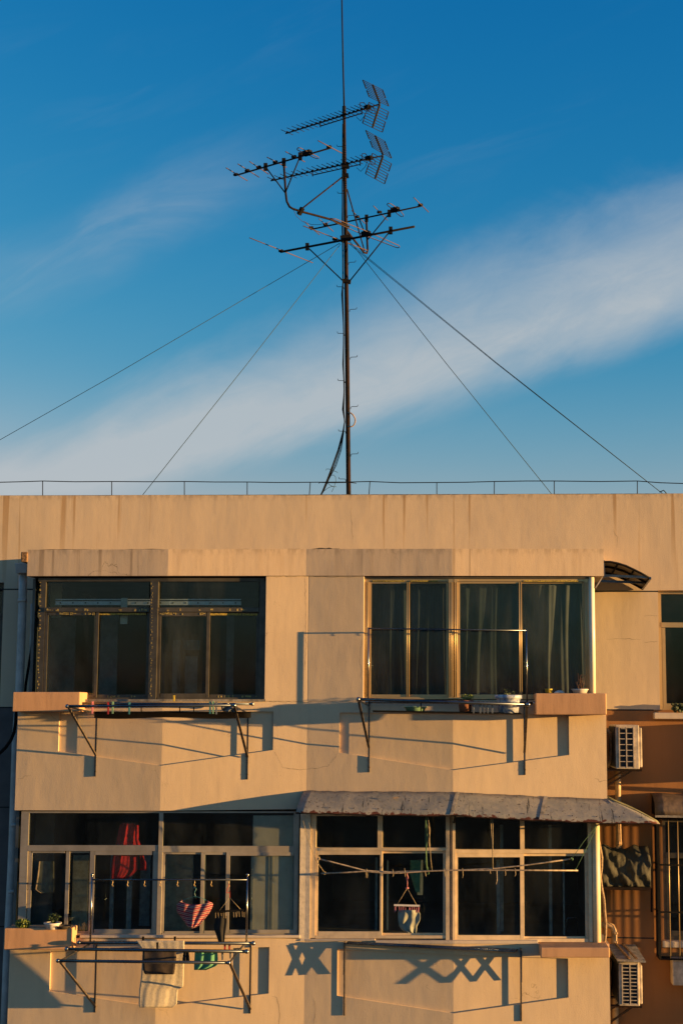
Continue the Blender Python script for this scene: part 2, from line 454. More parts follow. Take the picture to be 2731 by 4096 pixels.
mid2 = curve([(x * K, y * K) for x, y in ((0, 625), (200, 560), (400, 475), (560, 400), (800, 290), (1000, 200))], uu)
d2 = t.m('DIVIDE', t.m('SUBTRACT', vw, mid2), .042)
dens2 = t.m('MULTIPLY', t.m('MULTIPLY', t.ss(t.m('ABSOLUTE', d2), 1.0, 0.0), t.ss(uu, -.09, -.20)), t.m('MULTIPLY', t.m('ADD', t.ss(st2, .2, .75), t.ss(fib, .4, .7)), .17))
gen = t.m('MULTIPLY', t.m('MULTIPLY', t.ss(st, .45, .8), t.ss(st2, .4, .7)), .06)
fac = t.m('MULTIPLY', t.m('ADD', t.m('ADD', dens, dens2), gen, clamp=True), t.ss(dy, .05, .3))
hz = t.m('MULTIPLY', t.ss(vv, .24, .10), t.m('ADD', .17, t.m('MULTIPLY', t.ss(uu, -.12, -.30), .18)))
fac = t.m('ADD', fac, t.m('MULTIPLY', hz, t.ss(dy, .05, .3)))
skyc = t.mix(t.m('MINIMUM', fac, .88), cc.outputs[0], (.165, .180, .191))
vs_ = t.n('ShaderNodeVectorMath', operation='SCALE'); t.put(vs_.inputs[0], skyc); vs_.inputs['Scale'].default_value = 10.0
t.put(bg.inputs[0], vs_.outputs[0]); bg.inputs[1].default_value = .1

sc.view_settings.view_transform = 'Standard'; sc.view_settings.look = 'None'; sc.view_settings.gamma = 1; sc.view_settings.exposure = 1.52
sc.cycles.use_denoising = True; sc.cycles.max_bounces = 8; sc.cycles.transparent_max_bounces = 12
sc.cycles.sample_clamp_indirect = 4.0

# ------------------------------------------------------------------ the building
bld = thing('apartment_building', (P(1228, 2900, .5).x, 1.0, 0), 'pinkish beige apartment building with two storeys of folded bay windows under a flat roof', 'building')


def wrect(mb, x0, y0, x1, y1, d0, d1, mi=0, rec=True):
    """A flat bar over the picture rectangle, standing on the folded facade from d0 to d1 behind it."""
    ym = (y0 + y1) / 2
    xa, xb = W(x0, ym, d0).x, W(x1, ym, d0).x
    cuts = [x0] + [x0 + (x1 - x0) * (k - xa) / (xb - xa) for k in (XR1, XV, XR2) if xa + .03 < k < xb - .03] + [x1]
    for a, b in zip(cuts, cuts[1:]):
        A, B = W(a, ym, d0).x, W(b, ym, d0).x
        zs = [W(a, y1, d0).z, W(b, y1, d0).z, W(b, y0, d0).z, W(a, y0, d0).z]
        f = [(A, Yf(A) + d0, zs[0]), (B, Yf(B) + d0, zs[1]), (B, Yf(B) + d0, zs[2]), (A, Yf(A) + d0, zs[3])]
        k = [(p[0], p[1] + d1 - d0, p[2]) for p in f]
        mb.hexa(f, k, mi)
    return mb


def panel(mb, tops, bots, recs, zground=None):
    """Storey-high wall panel along the fold; recs: (xl, xr, ztop(X), zbot(X))."""
    def lin(pts):
        q = sorted(pts)
        def f(X):
            if X <= q[0][0]: return q[0][1]
            for (a, za), (b, zb) in zip(q, q[1:]):
                if X <= b: return za + (zb - za) * (X - a) / (b - a)
            return q[-1][1]
        return f
    L = lambda pts: lin([(W(x, y).x, W(x, y).z) for x, y in pts])
    zt = L(tops); zb = (lambda X: zground) if zground is not None else L(bots)
    RC = [(W(r[0][0], r[0][1]).x, W(r[-1][0], r[-1][1]).x, L(r), L(tp)) for r, tp in recs]
    xs = sorted([XL, XR1, XV, XR2, XE] + [k for r in RC for k in r[:2]])
    DR = .030
    V = lambda X, z, d=0: (X, Yf(X) + d, z)
    for a, b in zip(xs, xs[1:]):
        m = (a + b) / 2; r = next((r for r in RC if r[0] < m < r[1]), None)
        if r is None: mb.quad(V(a, zb(a)), V(b, zb(b)), V(b, zt(b)), V(a, zt(a)))
        else:
            mb.quad(V(a, zb(a)), V(b, zb(b)), V(b, r[2](b)), V(a, r[2](a)))
            mb.quad(V(a, r[3](a)), V(b, r[3](b)), V(b, zt(b)), V(a, zt(a)))
            mb.quad(V(a, r[2](a), DR), V(b, r[2](b), DR), V(b, r[3](b), DR), V(a, r[3](a), DR))
            mb.quad(V(a, r[2](a)), V(b, r[2](b)), V(b, r[2](b), DR), V(a, r[2](a), DR))
            mb.quad(V(a, r[3](a)), V(b, r[3](b)), V(b, r[3](b), DR), V(a, r[3](a), DR))
            if a == r[0]: mb.quad(V(a, r[2](a)), V(a, r[3](a)), V(a, r[3](a), DR), V(a, r[2](a), DR))
            if b == r[1]: mb.quad(V(b, r[2](b)), V(b, r[3](b)), V(b, r[3](b), DR), V(b, r[2](b), DR))
        mb.quad(V(a, zt(a)), V(b, zt(b)), (b, YW, zt(b)), (a, YW, zt(a)))
        mb.quad(V(a, zb(a)), V(b, zb(b)), (b, YW, zb(b)), (a, YW, zb(a)))
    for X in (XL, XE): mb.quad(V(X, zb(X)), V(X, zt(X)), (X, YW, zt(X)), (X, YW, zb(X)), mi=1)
    return mb


mid = panel(MB(), [(71, 2806), (1060, 2806), (1455, 2802), (2424, 2800)], [(66, 3241), (645, 3243), (1228, 3236), (2424, 3230)],
            [([(234, 3005), (645, 3063), (1092, 3000)], [(234, 2846), (1092, 2846)]), ([(1357, 3010), (1811, 3081), (2275, 3020)], [(1357, 2850), (2275, 2856)])])
obj('bay_wall', mid, [M['bay'], M['bayside']], bld)
low = panel(MB(), [(36, 3752), (1199, 3752), (1241, 3760), (2431, 3776)], None,
            [([(199, 3965), (607, 4030), (1075, 3974)], [(199, 3806), (1075, 3788)]), ([(1348, 3983), (1811, 4054), (2272, 3990)], [(1348, 3796), (2272, 3834)])], zground=.02)
obj('bay_wall', low, [M['bay'], M['bayside']], bld)
pier = wrect(MB(), 1060, 2304, 1455, 2805, 0, .24)
obj('pier', pier, M['bay'], bld, bevel=.006)
pier = wrect(MB(), 1199, 3240, 1240, 3757, 0.0, .24)
obj('pier', pier, mat('pier_paint', (.60, .52, .42), .9, var=.12, scale=20, bump=.003), bld)


def strip(mb, xs, ytop, ybot, d0, Yb):      # long folded band (cornice)
    for (xa, ta, ba), (xb, tb, bb) in zip(list(zip(xs, ytop, ybot)), list(zip(xs, ytop, ybot))[1:]):
        A, B = W(xa, ta, d0), W(xb, tb, d0); a, b = W(xa, ba, d0), W(xb, bb, d0)
        a.x, b.x = A.x, B.x; a.y, b.y = A.y, B.y
        mb.hexa([a, b, B, A], [(a.x, Yb, a.z), (b.x, Yb, b.z), (B.x, Yb, B.z), (A.x, Yb, A.z)])
    return mb


xr1 = 674; xr2 = 1808; xv = 1225
obj('cornice', strip(MB(), [113, xr1, xv, xr2, 2412], [2199, 2197, 2196, 2195, 2195], [2304, 2303, 2303, 2303, 2304], -.012, YW + .004), M['fascia'], bld)
# broken mortar joint on top of the cornice
for x0, x1, h in ((150, 420, 3), (480, 700, 4), (860, 1110, 4), (1120, 1235, 5), (1236, 1370, 9), (1380, 1560, 4), (1700, 1800, 3), (2080, 2160, 3), (2240, 2330, 4)):
    n = 10; top = []; mb = MB()
    for i in range(n + 1):
        x = x0 + (x1 - x0) * i / n; e = math.sin(math.pi * i / n) ** .5
        top.append((W(x, 2199, -.004), W(x, 2199 - h * e * rnd(.5, 1.0), -.004)))
    for (a, A), (b, B) in zip(top, top[1:]):
        bk = V3((0, .05, 0)); mb.hexa([a, b, B, A], [a + bk, b + bk, B + bk, A + bk])
    obj('mortar_joint', mb, M['leather'], bld)

# set-back wall, parapet, roof
zc = P(1400, 2206, YW).z
xl_out, xr_out = P(-900, 2500, YW).x, P(4200, 2500, YW).x
mb = MB(); nseg = 60
xsA = [xl_out + (xr_out - xl_out) * i / nseg for i in range(nseg + 1)]
tz = [ZPAR + rnd(-.007, .005) for _ in xsA]
for i in range(nseg):
    a, b = xsA[i], xsA[i + 1]
    mb.hexa([(a, YW, zc), (b, YW, zc), (b, YW, tz[i + 1]), (a, YW, tz[i])], [(a, YW + .2, zc), (b, YW + .2, zc), (b, YW + .2, tz[i + 1]), (a, YW + .2, tz[i])])
obj('parapet', mb, M['wall'], bld)
obj('coping', MB().box(xl_out, xr_out, YW + .02, YW + .19, ZPAR - .004, ZPAR + .008), M['concrete'], bld)
obj('roof', MB().box(xl_out, xr_out, YW + .2, 12.0, ZPAR - .9, ZPAR - .75), M['roofm'], bld)
obj('back_wall', MB().box(xl_out, xr_out, 12.0, 12.2, 0, ZPAR - .3), M['wall'], bld)


def wallgrid(mb, x0, x1, z0, z1, holes, Y0=YW, Y1=YW + .22):
    xs = sorted({x0, x1, *[k for h in holes for k in h[:2] if x0 < k < x1]}); zs = sorted({z0, z1, *[k for h in holes for k in h[2:] if z0 < k < z1]})
    for a, b in zip(xs, xs[1:]):
        for c, d in zip(zs, zs[1:]):
            if any(h[0] < (a + b) / 2 < h[1] and h[2] < (c + d) / 2 < h[3] for h in holes): continue
            mb.quad((a, Y0, c), (b, Y0, c), (b, Y0, d), (a, Y0, d))
    for h in holes:
        a, b, c, d = h
        for p, q in (((a, c), (b, c)), ((b, c), (b, d)), ((b, d), (a, d)), ((a, d), (a, c))):
            if max(p[1], q[1]) <= z0 or min(p[1], q[1]) >= z1: continue
            mb.quad((p[0], Y0, max(z0, p[1])), (q[0], Y0, max(z0, q[1])), (q[0], Y1, max(z0, q[1])), (p[0], Y1, max(z0, p[1])))
    return mb


def pw(x, y, Y=YW): return P(x, y, Y)


W5 = (pw(2634, 2600).x, pw(3020, 2600).x, pw(2640, 2850).z, pw(2640, 2361).z)
W6 = (pw(2650, 3500).x, pw(3300, 3500).x, pw(2650, 3764).z, pw(2650, 3276).z)
W0 = (pw(-420, 2600).x, pw(8, 2600).x, pw(0, 2820).z, pw(0, 2330).z)
zsplit = pw(2500, 2838).z
XLi, XEi = P(150, 2700, .5).x, P(2372, 2700, .5).x
obj('rear_wall', wallgrid(MB(), XE - .1, xr_out, zsplit, zc, [W5]), M['wall'], bld)
obj('rear_wall', wallgrid(MB(), XE - .1, xr_out, .02, zsplit, [W6]), M['terra'], bld)
zl = pw(50, 2829).z
obj('rear_wall', wallgrid(MB(), xl_out, XL + .25, zl, zc, [W0]), M['wall'], bld)
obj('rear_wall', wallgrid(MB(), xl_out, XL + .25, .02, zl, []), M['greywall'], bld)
for x0, x1, y in ((-60, 200, 2357), (-60, 100, 2829), (-60, 80, 3228), (-60, 60, 3705), (2370, 2631, 2365), (2400, 2612, 2839), (2400, 2614, 3749)):
    a, b = pw(x0, y), pw(x1, y); obj('wall_joint', MB().box(a.x, b.x, YW - .002, YW + .02, a.z - .008, a.z + .008), M['dark'], bld)

# rooms behind the glass
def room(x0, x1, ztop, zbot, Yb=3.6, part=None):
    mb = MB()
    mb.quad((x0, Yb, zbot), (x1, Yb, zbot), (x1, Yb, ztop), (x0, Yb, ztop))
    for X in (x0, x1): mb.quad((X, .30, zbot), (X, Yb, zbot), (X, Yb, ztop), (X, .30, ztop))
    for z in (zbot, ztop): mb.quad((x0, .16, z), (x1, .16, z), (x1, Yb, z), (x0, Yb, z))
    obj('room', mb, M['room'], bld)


zA1, zA0 = W(600, 2303).z - .012, W(600, 2806).z + .012
zB1, zB0 = W(600, 3242).z - .012, W(600, 3752).z + .012
xv_ = P(1235, 3000, .5).x
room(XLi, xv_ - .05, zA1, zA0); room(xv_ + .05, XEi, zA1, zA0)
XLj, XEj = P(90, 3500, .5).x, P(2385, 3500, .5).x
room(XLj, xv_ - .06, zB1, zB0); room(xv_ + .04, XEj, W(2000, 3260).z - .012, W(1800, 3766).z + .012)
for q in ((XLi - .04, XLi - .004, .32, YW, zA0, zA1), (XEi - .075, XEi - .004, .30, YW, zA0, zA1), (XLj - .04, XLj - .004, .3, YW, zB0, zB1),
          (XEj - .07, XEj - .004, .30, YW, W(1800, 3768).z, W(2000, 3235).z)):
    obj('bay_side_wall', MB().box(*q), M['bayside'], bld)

# inner doors, partition boards and fittings seen through the panes
M['inner'] = mat('inner_pane', (.16, .17, .16), .7, var=.3, scale=5)
for x0, y0, x1, y1, dd in ((690, 2560, 720, 2800, .9), (735, 2560, 800, 2600, .9), (695, 2620, 720, 2800, .9), (740, 2625, 790, 2800, .9), (905, 2460, 935, 2800, .9),
                           (398, 2460, 470, 2800, .8), (200, 2470, 300, 2800, .9)):
    obj('inner_door', wrect(MB(), x0, y0, x1, y1, dd, dd + .03), M['inner'], bld)
mb = MB(); wrect(mb, 223, 2405, 964, 2420, .22, .26); wrect(mb, 223, 2396, 964, 2400, .22, .24)
for x in range(240, 960, 50): wrect(mb, x, 2409, x + 5, 2414, .215, .219, 1)
obj('curtain_rail', mb, [M['white'], M['dark']], bld)
obj('fan_light_latch', wrect(MB(), 485, 2392, 510, 2440, .19, .21), M['acw'], bld); obj('fan_light_latch', wrect(MB(), 482, 2462, 510, 2496, .19, .21), M['acw'], bld)
mb = MB(); wrect(mb, 1012, 3262, 1193, 3384, .058, .066); wrect(mb, 1012, 3384, 1193, 3722, .058, .066)
obj('partition_board', mb, mat('partition_paint', (.58, .44, .32), .9, var=.1, scale=5), bld)
for x0, x1, y0, y1 in ((1003, 1012, 3410, 3720), (1072, 1078, 3425, 3718), (1084, 1090, 3425, 3718)): obj('sliding_door_track', wrect(MB(), x0, y0, x1, y1, .050, .0575), M['alu'], bld)
fr_m = mat('inner_frame', (.20, .24, .25), .6)
for x0, x1, dd in ((440, 455, .5), (508, 527, .35), (560, 600, .9), (665, 700, .9), (750, 772, .7)): obj('inner_door_frame', wrect(MB(), x0, 3420, x1, 3722, dd, dd + .04), fr_m, bld)
for x0, x1, y0, y1, dd in ((1500, 1509, 3430, 3720, .5), (1546, 1553, 3440, 3720, .45), (1668, 1690, 3440, 3580, .6), (1985, 1999, 3440, 3735, .35), (2000, 2012, 3300, 3735, .8), (2194, 2206, 3300, 3740, .5), (2250, 2257, 3440, 3740, .35)):
    obj('inner_door_frame', wrect(MB(), x0, y0, x1, y1, dd, dd + .04), fr_m, bld)
pn_m = mat('inner_panel', (.34, .27, .18), .9)
for x0, x1, y0, y1, dd in ((655, 770, 3420, 3725, .45), (290, 352, 3420, 3730, .4)): obj('inner_wall_panel', wrect(MB(), x0, y0, x1, y1, dd, dd + .03), pn_m, bld)
mb = MB(); mb.tube([W(x, y, .5) for x, y in ((2265, 3735), (2265, 3680), (2270, 3672), (2300, 3671), (2308, 3680), (2309, 3735))], .008)
obj('chair_frame', mb, M['steeldk'], bld)

# sills and ledges
mb = MB(); wrect(mb, 330, 2797, 1062, 2806, -.012, .10)
obj('window_sill', mb, M['concrete'], bld)
mb = MB(); wrect(mb, 320, 3741, 1199, 3752, -.02, .12); obj('window_sill', mb, M['sill'], bld, bevel=.004)
mb = MB(); wrect(mb, 1199, 3757, 1500, 3764, -.012, .1); wrect(mb, 1500, 3762, 2150, 3776, -.02, .12); obj('window_sill', mb, M['sill'], bld, bevel=.004)


def ledge(x0, x1, y0, y1, out, lab, m, xb0=None):
    a, b = P(x0, y0, -out), P(x1, y0, -out); c, d = P(x1, y1, -out), P(x0, y1, -out)
    mb = MB(); c.x, d.x = b.x, a.x
    mb.hexa([d, c, b, a], [(p.x, Yf(p.x) + .1, p.z) for p in (d, c, b, a)])
    o = obj('ledge', mb, m, bld, bevel=.012); o['label'] = lab
    return o


ledge(52, 322, 2768, 2847, .22, 'pink ledge block below the left end of the upper left window', M['pink'])
ledge(2139, 2424, 2773, 2859, .20, 'pink ledge block below the right end of the curtained window', M['pink'])
ledge(18, 289, 3713, 3800, .16, 'pink ledge block with flower pots at lower left', M['pink'])
ledge(2160, 2437, 3790, 3831, .30, 'thin pink ledge slab under the lower right window', M['pink'])


# ---------------- windows
def window(lab, bars, m, inner=(), bevel=.002):
    mb = MB()
    for q in bars: wrect(mb, *q)
    wo = obj('window', mb, m, bld); wo['label'] = lab
    return wo


def sash(wo, name, rects, m, d0, d1, bevel=.0015):
    mb = MB()
    for q in rects: wrect(mb, *q, d0, d1)
    return obj(name, mb, m, wo, bevel=bevel)


def panes(wo, rects, d, m):
    for q in rects: obj('pane', wrect(MB(), *q, d, d + .006), m, wo)


def rim(x0, y0, x1, y1, a, b=None):     # four sides of a sash
    b = b or a
    return [(x0, y0, x0 + a, y1), (x1 - a, y0, x1, y1), (x0 + a, y0, x1 - a, y0 + b), (x0 + a, y1 - b, x1 - a, y1)]


# upper left: dark bronze window with tape residue
d0, d1 = .075, .15
w1 = window('dark bronze window with yellow tape residue, upper left', [
    (155, 2312, 1058, 2326, d0, d1), (155, 2326, 178, 2797, d0, d1), (1036, 2326, 1058, 2797, d0, d1), (598, 2326, 629, 2797, d0 - .03, d1 + .01),
    (178, 2430, 598, 2447, d0 - .008, d1), (629, 2430, 1036, 2447, d0 - .008, d1), (178, 2790, 598, 2797, d0, d1), (629, 2790, 1036, 2797, d0, d1)], M['bronze'])
sash(w1, 'sash', rim(178, 2449, 392, 2790, 12, 12), M['bronze'], d0 + .005, d0 + .03)
sash(w1, 'sash', rim(629, 2449, 838, 2790, 13, 16), M['bronze'], d0 + .005, d0 + .03)
sash(w1, 'sash', rim(374, 2449, 598, 2790, 12, 12), M['bronze'], d0 + .04, d0 + .062)
sash(w1, 'sash', rim(826, 2449, 1036, 2790, 12, 12), M['bronze'], d0 + .04, d0 + .062)
panes(w1, [(178, 2326, 598, 2430), (629, 2326, 1036, 2430)], d0 + .04, M['glass'])
panes(w1, [(190, 2461, 380, 2778), (642, 2465, 825, 2774)], d0 + .015, M['glass2'])
panes(w1, [(386, 2461, 586, 2778), (838, 2461, 1024, 2778)], d0 + .052, M['glass'])
mb = MB()
for x0, x1, y in ((396, 586, 2452), (842, 965, 2453), (970, 1030, 2454)): wrect(mb, x0, y, x1, y + 8, d0 + .034, d0 + .038)
for x0, x1, n in ((235, 376, 22), (640, 700, 6), (780, 824, 5), (640, 740, 9)):
    for _ in range(n):
        x = rnd(x0, x1); wrect(mb, x, 2449 + rnd(0, 4), x + rnd(3, 10), 2454 + rnd(0, 6), d0 - .001, d0 + .001, 1)
for x0, x1, n in ((185, 215, 5), (222, 240, 3), (300, 312, 3), (334, 352, 4), (474, 490, 4), (535, 558, 4), (566, 594, 5), (614, 628, 4), (665, 672, 2), (718, 726, 2), (790, 798, 2), (840, 850, 3), (912, 922, 2), (945, 985, 5)):
    for _ in range(n):
        x = rnd(x0, x1); wrect(mb, x, 2434 + rnd(0, 5), x + rnd(2, 7), 2440 + rnd(0, 5), d0 - .0105, d0 - .008, 1)
for x0, x1, n in ((430, 545, 14), (860, 935, 8), (965, 1025, 9)):
    for _ in range(n):
        x = rnd(x0, x1); wrect(mb, x, 2781 + rnd(0, 3), x + rnd(2, 6), 2788 + rnd(0, 4), d0 + .036, d0 + .039, 1)
for i in range(40):
    y = 2330 + i * 11.5 + rnd(-4, 4); x = 604 + rnd(0, 7) - (y - 2330) * .012; wrect(mb, x, y, x + rnd(2, 4), y + rnd(2, 8), d0 - .0325, d0 - .03, 1)
for i in range(30):
    y = 2330 + i * 15 + rnd(-5, 5); x = 157 + rnd(0, 5) - (y - 2330) * .02; wrect(mb, x, y, x + rnd(3, 7), y + rnd(2, 8), d0 - .003, d0, 1)
obj('tape_residue', mb, [M['tape'], M['tapebit']], w1)['kind'] = 'stuff'

# upper right: curtained window with bright anodised mullions
w2 = window('curtained window with shiny golden mullions, upper right', [
    (1456, 2312, 2352, 2326, .05, .14), (1456, 2326, 1475, 2796, .03, .14), (1793, 2316, 1812, 2796, .015, .14), (1816, 2316, 1829, 2796, .03, .14), (2338, 2316, 2353, 2796, .04, .14),
    (1475, 2788, 2338, 2797, .05, .14)], M['gold'])
mb = MB(); wrect(mb, 1455, 2308, 2376, 2314, .03, .2)
obj('head_rail', mb, M['bronze'], w2)
for x0, x1, dd in ((1475, 1634, .055), (1626, 1793, .085), (1829, 2083, .055), (2074, 2338, .085)):
    sash(w2, 'sash', [(x0, 2328, x0 + 9, 2788), (x1 - 9, 2328, x1, 2788), (x0 + 9, 2328, x1 - 9, 2334), (x0 + 9, 2778, x1 - 9, 2788)], M['gold'], dd, dd + .022)
panes(w2, [(1484, 2334, 1625, 2778), (1838, 2334, 2074, 2778)], .065, M['glass2'])
panes(w2, [(1635, 2334, 1784, 2778), (2083, 2334, 2329, 2778)], .095, M['glass2'])
for x, dd, n, st_ in ((1794, .014, 3, 6), (1816, .028, 2, 7), (1458, .028, 3, 5), (1625, .052, 2, 8), (2074, .052, 2, 8), (2340, .038, 2, 7)):
    for i in range(n):
        a, b = W(x + 2 + i * st_, 2329, dd), W(x + 2 + i * st_, 2787, dd); a.x = b.x = (a.x + b.x) / 2
        obj('mullion_rib', MB().tube([a, b], .0065, 10), M['gold'], w2)
mb = MB()
for x0, x1 in ((1490, 1615), (1640, 1750), (2092, 2310)): wrect(mb, x0, 2321, x1, 2327, .045, .049)
obj('tape_residue', mb, M['tape'], w2)
pA, pB = P(2366, 2309, .13), P(2366, 2776, .13); pB.x = pA.x = (pA.x + pB.x) / 2
po = obj('corner_post', MB().tube([pA, pB], .036, 20), M['post'], bld); po['label'] = 'shiny pale round post at the corner of the curtained window'

# lower left: pale aluminium sliding window
w3 = window('pale aluminium sliding window with a red shirt behind it, lower left', [
    (79, 3245, 110, 3741, .03, .09), (110, 3245, 1188, 3252, .03, .09), (632, 3252, 648, 3741, .025, .075), (110, 3381, 632, 3404, .03, .08), (648, 3384, 1188, 3409, .03, .08),
    (1172, 3252, 1194, 3741, .04, .09), (110, 3733, 632, 3741, .04, .09), (648, 3733, 1172, 3741, .04, .09)], M['alu'])
sash(w3, 'sash', rim(111, 3404, 276, 3733, 15, 8), M['alu'], .052, .066)
sash(w3, 'sash', rim(262, 3404, 372, 3733, 12, 8), M['alu'], .068, .082)
sash(w3, 'sash', rim(357, 3404, 630, 3733, 20, 16), M['alu'], .035, .05)
sash(w3, 'sash', rim(648, 3409, 820, 3733, 10, 8), M['alu'], .052, .066)
sash(w3, 'sash', rim(802, 3409, 916, 3733, 14, 10), M['alu'], .036, .05)
sash(w3, 'sash', rim(903, 3409, 1190, 3733, 15, 14), M['alu'], .026, .035)
panes(w3, [(116, 3252, 632, 3381), (648, 3252, 1172, 3384)], .045, M['glass'])
panes(w3, [(126, 3412, 261, 3725)], .058, M['glass2']); panes(w3, [(274, 3412, 360, 3725)], .074, M['glass'])
panes(w3, [(377, 3420, 610, 3717), (816, 3419, 902, 3723)], .042, M['glass']); panes(w3, [(658, 3417, 810, 3725)], .058, M['glass']); panes(w3, [(918, 3423, 1175, 3719)], .030, M['glass'])

# lower right: cream painted window under the awning
w4 = window('cream framed window with four black panes under the rusty awning, lower right', [
    (1242, 3255, 1262, 3752, .02, .13), (1262, 3255, 1782, 3264, .03, .13), (1510, 3264, 1529, 3392, .03, .12), (1262, 3391, 1782, 3403, .025, .12), (1782, 3255, 1797, 3760, .02, .13), (1799, 3255, 1808, 3760, .07, .12),
    (1809, 3255, 1820, 3764, .02, .13), (2079, 3266, 2096, 3402, .03, .12), (1820, 3398, 2352, 3413, .025, .12), (2352, 3262, 2366, 3768, .02, .13), (1820, 3258, 2352, 3268, .03, .13),
    (1262, 3742, 1782, 3754, .025, .13), (1820, 3755, 2352, 3768, .025, .13)], M['cream'])
sash(w4, 'sash', rim(1262, 3403, 1528, 3742, 9, 16), M['cream'], .035, .065)
sash(w4, 'sash', rim(1519, 3403, 1782, 3742, 11, 10), M['cream'], .07, .095)
sash(w4, 'sash', rim(1814, 3413, 2095, 3757, 16, 16), M['cream'], .035, .065)
sash(w4, 'sash', rim(2080, 3413, 2352, 3757, 14, 11), M['cream'], .07, .095)
panes(w4, [(1262, 3264, 1510, 3391), (1529, 3264, 1782, 3391), (1820, 3268, 2079, 3398), (2096, 3268, 2352, 3398)], .08, M['glass'])
panes(w4, [(1271, 3419, 1519, 3726), (1830, 3429, 2079, 3741)], .05, M['glass']); panes(w4, [(1530, 3413, 1771, 3732), (2094, 3424, 2338, 3746)], .08, M['glass'])
pA, pB = P(2383, 3255, .12), P(2383, 3777, .12); pA.x = pB.x = (pA.x + pB.x) / 2
po = obj('corner_post', MB().tube([pA, pB], .046, 20), mat('cream_post', (.74, .62, .42), .4, var=.08, scale=5), bld); po['label'] = 'cream round post at the corner of the lower right window'


# windows in the set-back wall
def flat(mb, x0, y0, x1, y1, Y, dp, mi=0):
    a, b, c, d = P(x0, y1, Y), P(x1, y1, Y), P(x1, y0, Y), P(x0, y0, Y)
    d.x, c.x = a.x, b.x
    k = V3((0, dp, 0)); mb.hexa([a, b, c, d], [p + k for p in (a, b, c, d)], mi)
    return mb


def rear_window(lab, q, ytr, m):
    x0, x1, z0, z1 = q; mb = MB(); Y = YW + .08
    mb.box(x0, x0 + .045, Y, Y + .06, z0, z1); mb.box(x1 - .045, x1, Y, Y + .06, z0, z1); mb.box(x0 + .045, x1 - .045, Y, Y + .06, z1 - .04, z1); mb.box(x0 + .045, x1 - .045, Y, Y + .06, z0, z0 + .05)
    zt = P(2650, ytr, Y).z; mb.box(x0 + .045, x1 - .045, Y - .005, Y + .06, zt - .035, zt + .025); xm = (x0 + x1) / 2; mb.box(xm - .03, xm + .03, Y - .006, Y + .06, z0 + .05, zt - .035)
    wo = obj('window', mb, m, bld); wo['label'] = lab
    s = MB()
    for a, b in ((x0 + .05, xm - .03), (xm + .03, x1 - .05)):
        s.box(a, a + .04, Y + .01, Y + .035, z0 + .05, zt - .037); s.box(b - .04, b, Y + .01, Y + .035, z0 + .05, zt - .037); s.box(a + .04, b - .04, Y + .01, Y + .035, z0 + .05, z0 + .11)
    obj('sash', s, m, wo)
    obj('pane', MB().box(x0 + .045, x1 - .045, Y + .04, Y + .046, z0 + .05, z1 - .04), M['glass'], wo)
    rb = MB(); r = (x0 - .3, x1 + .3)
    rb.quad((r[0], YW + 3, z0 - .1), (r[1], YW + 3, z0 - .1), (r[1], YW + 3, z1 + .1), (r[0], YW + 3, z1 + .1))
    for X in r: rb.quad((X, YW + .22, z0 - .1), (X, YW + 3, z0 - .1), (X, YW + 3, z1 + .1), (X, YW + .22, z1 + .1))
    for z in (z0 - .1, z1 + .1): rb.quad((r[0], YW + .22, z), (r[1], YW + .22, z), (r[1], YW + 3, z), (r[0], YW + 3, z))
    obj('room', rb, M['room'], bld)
    return wo


w5 = rear_window('dark window cut by the right edge, above the concrete sill', W5, 2498, M['gold'])
w6 = rear_window('dark window behind the steel bars at right', W6, 3420, M['bronze'])
w0 = rear_window('window in shade at the left edge', W0, 2470, M['bronze'])
mb = MB(); a, b = P(2613, 2850, YW - .10), P(2613, 2876, YW - .10); x1 = W5[1] + .1
mb.box(a.x, x1, YW - .10, YW + .08, b.z, a.z); obj('window_sill', mb, M['sill'], bld, bevel=.012)
mb = MB(); a, b = P(2648, 3765, YW - .06), P(2648, 3790, YW - .06); mb.box(a.x, W6[1] + .1, YW - .06, YW + .08, b.z, a.z); obj('window_sill', mb, M['sill'], bld, bevel=.008)

def crack(pts, w_=.0035, wall=False):
    q = []
    for (x0, y0), (x1, y1) in zip(pts, pts[1:]):
        n = max(2, int(math.hypot(x1 - x0, y1 - y0) / 14))
        for i in range(n): q.append((x0 + (x1 - x0) * i / n + rnd(-3, 3), y0 + (y1 - y0) * i / n + rnd(-3, 3)))
    q.append(pts[-1]); f = (lambda x, y: P(x, y, YW - .0015)) if wall else (lambda x, y: W(x, y, -.0015))
    q = [f(*p) for p in q]; vs = []
    for i, p in enumerate(q):
        d = (q[min(i + 1, len(q) - 1)] - q[max(i - 1, 0)]); d.y = 0; d.normalize(); nrm = V3((-d.z, 0, d.x)) * w_ * rnd(.3, 1.0) * (.4 if i in (0, len(q) - 1) else 1) * .5
        vs.append([p + nrm, p - nrm])
    obj('crack', MB().grid(vs, sm=False), M['leather'], bld)


for pts in (((1222, 2306), (1220, 2420), (1226, 2560), (1219, 2680)), ((1062, 2306), (1220, 2304), (1300, 2308), (1452, 2305)), ((1066, 2806), (1200, 2808), (1330, 2803), (1450, 2808)),
            ((1098, 3008), (1130, 3070), (1200, 3082), (1310, 3066), (1350, 3014)), ((68, 3117), (92, 3112), (104, 3102), (128, 3102)), ((2380, 3112), (2396, 3128), (2424, 3121)), ((1450, 2560), (1440, 2640), (1448, 2720)),
            ((1254, 3990), (1262, 4040), (1256, 4096), (1258, 4150)), ((1085, 3984), (1110, 3990), (1118, 4040), (1116, 4150))): crack(pts)
for pts in (((2428, 2556), (2480, 2554), (2560, 2558)), ((2575, 2570), (2600, 2566), (2632, 2564)), ((2570, 2465), (2600, 2464), (2632, 2463)), ((1402, 2030), (1406, 2090), (1410, 2160)), ((2452, 2120), (2470, 2150), (2466, 2190))): crack(pts, .003, True)

